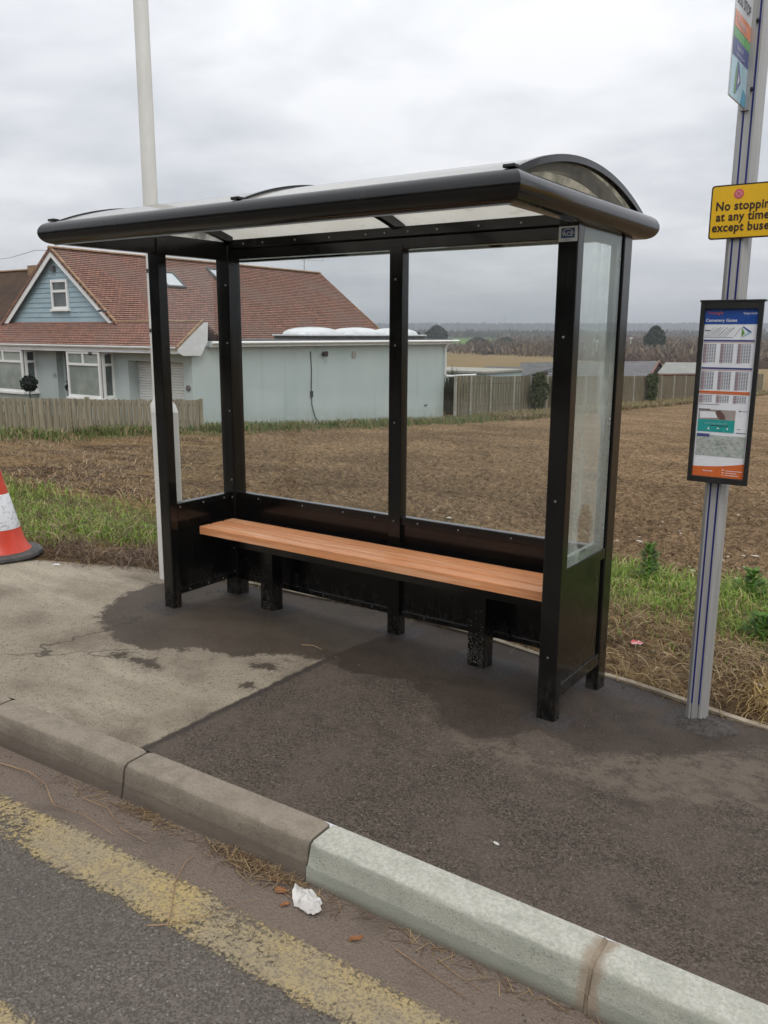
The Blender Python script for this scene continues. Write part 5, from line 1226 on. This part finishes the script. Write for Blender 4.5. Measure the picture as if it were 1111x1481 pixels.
# ================================================================ LITTER
def crumple(name, lab, cat, x, y, z, sx_, sy_, h, mat, seed, rz=0., n=9):
    r = random.Random(seed); m = MB(); V = []; c, s_ = math.cos(rz), math.sin(rz)
    for j in range(n):
        for i in range(n):
            u = i/(n-1)*2-1; v = j/(n-1)*2-1; k = 1-.35*abs(u*v); a = u*sx_*k+r.uniform(-.1,.1)*sx_; b = v*sy_*k+r.uniform(-.1,.1)*sy_
            V.append((x+a*c-b*s_, y+a*s_+b*c, z+.002+h*(.5+.5*math.sin(u*4+seed)*math.cos(v*3+u*2))*r.uniform(.55,1)*(1-.5*max(abs(u),abs(v)))))
    F = [(j*n+i,j*n+i+1,(j+1)*n+i+1,(j+1)*n+i) for j in range(n-1) for i in range(n-1)]
    m.add(V,F); o = m.build(name, mat, origin=(x,y,z)); sd = o.modifiers.new('s','SOLIDIFY'); sd.thickness = .0012; return tag(o, lab, cat)
rz_ = lambda x,y: float(road_z(x,y))
crumple('tissue', 'crumpled white tissue lying in the gutter against the pale kerbstone', 'tissue', -.215,-1.365,rz_(-.215,-1.365),.075,.042,.055,M['tissue'],2,-.45)
crumple('dead_leaf', 'curled orange dead leaf beside the tissue', 'leaf', -.315,-1.375,rz_(-.315,-1.375),.022,.014,.02,M['leafbrown'],3,.4,5)
crumple('dead_leaf', 'brown dead leaf just below the tissue', 'leaf', -.262,-1.415,rz_(-.26,-1.41),.018,.010,.015,M['leafbrown'],5,1.2,5)
crumple('dead_leaf', 'dark curled leaf alone in the gutter right of the tissue', 'leaf', .005,-1.405,rz_(0,-1.4),.024,.011,.02,M['leafbrown'],6,1.0,5)
crumple('dead_leaf', 'small brown leaf in the straw left of the tissue', 'leaf', -.37,-1.34,rz_(-.37,-1.34),.02,.012,.012,M['leafbrown'],8,.2,5)
crumple('food_wrapper', 'red and white wrapper on the straw beside the shelter', 'wrapper', -.05,1.22,g(-.05,1.22)+.03,.04,.025,.03,M['packet_red'],4,.3,6)
crumple('red_packet', 'small red packet behind the bench at the footway edge', 'packet', -1.62,.90,g(-1.62,.9)+.02,.045,.02,.02,M['packet_red'],9,.1,6)
crumple('paper_scrap', 'white paper scrap on the footway near the traffic cone', 'paper scrap', -3.72,.14,g(-3.72,.14),.03,.022,.014,M['tissue'],10,.3,5)
crumple('paper_scrap', 'white paper scrap in the grass right of the post', 'paper scrap', .62,.98,g(.62,.98)+.03,.022,.015,.02,M['tissue'],11,.1,5)
crumple('yellow_leaf', 'tiny pale leaf alone on the dark asphalt footway', 'leaf', .208,-.917,g(.2,-.9)+.001,.013,.006,.004,M['tissue'],12,-.3,4)
# twigs
def twig(lab, pts, rad, surf='road'):
    m = MB(); P = [(x,y,(rz_(x,y) if surf == 'road' else g(x,y))+h) for x,y,h in pts]; m.tube(P, [rad*(1-.6*i/len(P)) for i in range(len(P))], 5); tag(m.build('twig', M['ridge'], origin=P[0], smooth=True), lab, 'twig')
twig('long forked twig lying across the worn yellow line', [(-.52,-1.735,.006),(-.47,-1.70,.012),(-.52,-1.64,.014),(-.60,-1.56,.012),(-.66,-1.46,.010),(-.665,-1.42,.006)], .0028)
twig('thin curved twig in the gutter at the left', [(-1.75,-1.46,.006),(-1.58,-1.44,.018),(-1.44,-1.46,.02),(-1.30,-1.52,.012),(-1.15,-1.50,.02),(-.98,-1.50,.006)], .0028)
twig('thin twig tip crossing the gutter silt', [(-1.27,-1.42,.006),(-1.12,-1.42,.02),(-.98,-1.47,.016),(-.86,-1.46,.005)], .002)
twig('fine twig running from the yellow line towards the tissue', [(-.47,-1.69,.008),(-.42,-1.62,.012),(-.38,-1.54,.01),(-.35,-1.46,.008)], .0015)
twig('long thin stalk in the gutter along the pale kerbstone', [(.12,-1.37,.004),(.20,-1.385,.008),(.31,-1.40,.005),(.38,-1.41,.004)], .002)
twig('short stalk beside the pale kerbstone foot', [(.24,-1.33,.004),(.32,-1.355,.008),(.40,-1.36,.004)], .0016)
twig('small forked twig on the damp asphalt before the bench', [(-1.42,.02,.004),(-1.36,.045,.008),(-1.29,.035,.004)], .003, 'pave')
x = np.concatenate([RNG.normal(-.50,.085,300), RNG.normal(-1.02,.10,120), RNG.normal(-.33,.05,120), RNG.uniform(-1.5,.8,200)]); y = kb(x)-.152-np.abs(RNG.normal(0,.035,len(x)))
n = len(x); a = RNG.random(n)*3.14; ln = .012+.03*RNG.random(n); d = np.stack([np.cos(a)*ln,np.sin(a)*ln*.8,RNG.normal(size=n)*.004],-1); s = np.stack([-np.sin(a),np.cos(a),0*a],-1)*.0011; P = np.stack([x,y,road_z(x,y)+.004+.012*RNG.random(n)*(np.abs(x+.5)<.2)],-1)
tag(strips('gutter_straw', np.stack([P-d-s,P-d+s,P+d+s,P+d-s],1), colmix(RNG,n,[(.30,.21,.11),(.13,.08,.05),(.2,.14,.08)],[3,3,2]), M['leaf'], origin=(-.5,-1.33,-.12)), 'small heap of dry stalks caught in the gutter', kind='stuff')
# grit on the footway and gutter
n = 900; x = RNG.uniform(-3.6,1.2,n); y = np.where(RNG.random(n)<.5, RNG.uniform(-1.0,.75,n), kb(x)-.16-np.abs(RNG.normal(0,.12,n))); z = np.where(y > kb(x)-.05, G(x,y), road_z(x,y)); m = MB()
for i in range(n):
    if y[i] > float(edge(x[i])): continue
    s = .0016+.0026*RNG.random(); m.lathe((x[i],y[i],z[i]+s*.3), [(s*.5,-s*.5),(s,0),(s*.4,s*.7)], 5)
tag(m.build('grit', pm('grit', (.20,.17,.14), (.07,.06,.05), 9, .9, lo=.45, hi=.55), origin=(-1,-1,0)), 'loose grit on the footway and gutter', kind='stuff')

# far side of the road: unseen hedge added to give panes and paint dark reflections
scrub('reflection_hedge', 'unseen hedge added across the road for dark reflections', [(-60,-16),(0,-15.5),(60,-16)], -4, 3.5, 7.0, 26000, [(.03,.042,.022),(.05,.05,.03)], .9, 12)

# ================================================================ HAZE
t = NT('haze'); pv_ = t.n('ShaderNodeVolumePrincipled'); pv_.inputs['Color'].default_value = (.86,.90,.96,1); pv_.inputs['Density'].default_value = .00045; pv_.inputs['Anisotropy'].default_value = .3
t.l(pv_.outputs[0], t.out.inputs['Volume'])
HZ = MB().box(-7600,7600,-7600,7600,-30,110).build('haze', t.m, origin=(0,0,-30)); tag(HZ, 'thin grey haze over the whole valley', kind='stuff')

# ================================================================ WORLD, SUN, CAMERA
w = bpy.data.worlds.new('World'); scn.world = w; w.use_nodes = True; nt = w.node_tree; nt.nodes.clear()
def wn(t_, **k):
    x = nt.nodes.new(t_)
    for a, b in k.items(): setattr(x, a, b)
    return x
out = wn('ShaderNodeOutputWorld'); sky = wn('ShaderNodeTexSky', sky_type='NISHITA'); sky.sun_disc = False; SUN_EL, SUN_AZ = R(50), R(135)
sky.sun_elevation = SUN_EL; sky.sun_rotation = SUN_AZ; b1 = wn('ShaderNodeBackground'); b1.inputs[1].default_value = .08; nt.links.new(sky.outputs[0], b1.inputs[0])
tc = wn('ShaderNodeTexCoord'); sp = wn('ShaderNodeSeparateXYZ'); nt.links.new(tc.outputs['Generated'], sp.inputs[0])
def wm(op, a, b=0.):
    x = wn('ShaderNodeMath', operation=op)
    for s_, v_ in ((x.inputs[0], a), (x.inputs[1], b)):
        if isinstance(v_, (int, float)): s_.default_value = v_
        else: nt.links.new(v_, s_)
    return x.outputs[0]
zc = wm('ADD', wm('MAXIMUM', sp.outputs['Z'], 0.), .16)
cb = wn('ShaderNodeCombineXYZ'); nt.links.new(wm('DIVIDE', sp.outputs['X'], zc), cb.inputs[0]); nt.links.new(wm('DIVIDE', sp.outputs['Y'], zc), cb.inputs[1])
def wnoise(sc, det, off=0., dist=0.):
    mp = wn('ShaderNodeMapping'); mp.inputs['Location'].default_value = (off, off*.7, 0); nt.links.new(cb.outputs[0], mp.inputs[0])
    x = wn('ShaderNodeTexNoise'); x.inputs['Scale'].default_value = sc; x.inputs['Detail'].default_value = det; x.inputs['Roughness'].default_value = .5; x.inputs['Distortion'].default_value = dist; nt.links.new(mp.outputs[0], x.inputs['Vector']); return x.outputs['Fac']
n1 = wm('ADD', wm('MULTIPLY', wnoise(.7, 6, 3.3, .4), .62), wm('MULTIPLY', wnoise(2.2, 6, 8.1, .3), .38))
cr = wn('ShaderNodeValToRGB'); cr.color_ramp.elements[0].position = .40; cr.color_ramp.elements[0].color = (.52,.54,.575,1); cr.color_ramp.elements[1].position = .60; cr.color_ramp.elements[1].color = (.77,.775,.79,1)
nt.links.new(n1, cr.inputs[0])
# overcast sky grows brighter towards the zenith
gr = wn('ShaderNodeMapRange'); gr.inputs[1].default_value = 0.; gr.inputs[2].default_value = .9; gr.inputs[3].default_value = .98; gr.inputs[4].default_value = 1.9; nt.links.new(sp.outputs['Z'], gr.inputs[0])
b2 = wn('ShaderNodeBackground'); nt.links.new(cr.outputs[0], b2.inputs[0]); nt.links.new(gr.outputs[0], b2.inputs[1])
mx = wn('ShaderNodeMixShader'); mx.inputs[0].default_value = .93; nt.links.new(b1.outputs[0], mx.inputs[1]); nt.links.new(b2.outputs[0], mx.inputs[2]); nt.links.new(mx.outputs[0], out.inputs[0])
sl = bpy.data.lights.new('sun', 'SUN'); sl.energy = .9; sl.angle = R(25); sl.color = (1,.96,.9); so = bpy.data.objects.new('sun', sl); COL.objects.link(so)
sd = Vector((math.sin(SUN_AZ)*math.cos(SUN_EL), math.cos(SUN_AZ)*math.cos(SUN_EL), math.sin(SUN_EL))); so.rotation_euler = (-sd).to_track_quat('-Z','Y').to_euler()

cam = bpy.data.cameras.new('camera'); co = bpy.data.objects.new('camera', cam); COL.objects.link(co); scn.camera = co
cam.sensor_fit = 'VERTICAL'; cam.sensor_height = 36; cam.lens = 36*1215.9/1481; cam.clip_start = .05; cam.clip_end = 20000
r_ = Vector((0.81866708, 0.57424118, 0.00559384)); u_ = Vector((-0.12389079, 0.16709675, 0.97812563)); f_ = Vector((-0.5607453, 0.80145228, -0.2079398))
co.matrix_world = Matrix(((r_.x,u_.x,-f_.x,1.30146),(r_.y,u_.y,-f_.y,-3.12452),(r_.z,u_.z,-f_.z,1.61117),(0,0,0,1)))
scn.view_settings.view_transform = 'Standard'; scn.view_settings.look = 'None'; scn.view_settings.exposure = .2; scn.view_settings.gamma = 1
scn.render.engine = 'CYCLES'; scn.cycles.max_bounces = 8; scn.cycles.transparent_max_bounces = 16; scn.cycles.volume_bounces = 0
for o in bpy.data.objects:
    if '_o' in o: del o['_o']
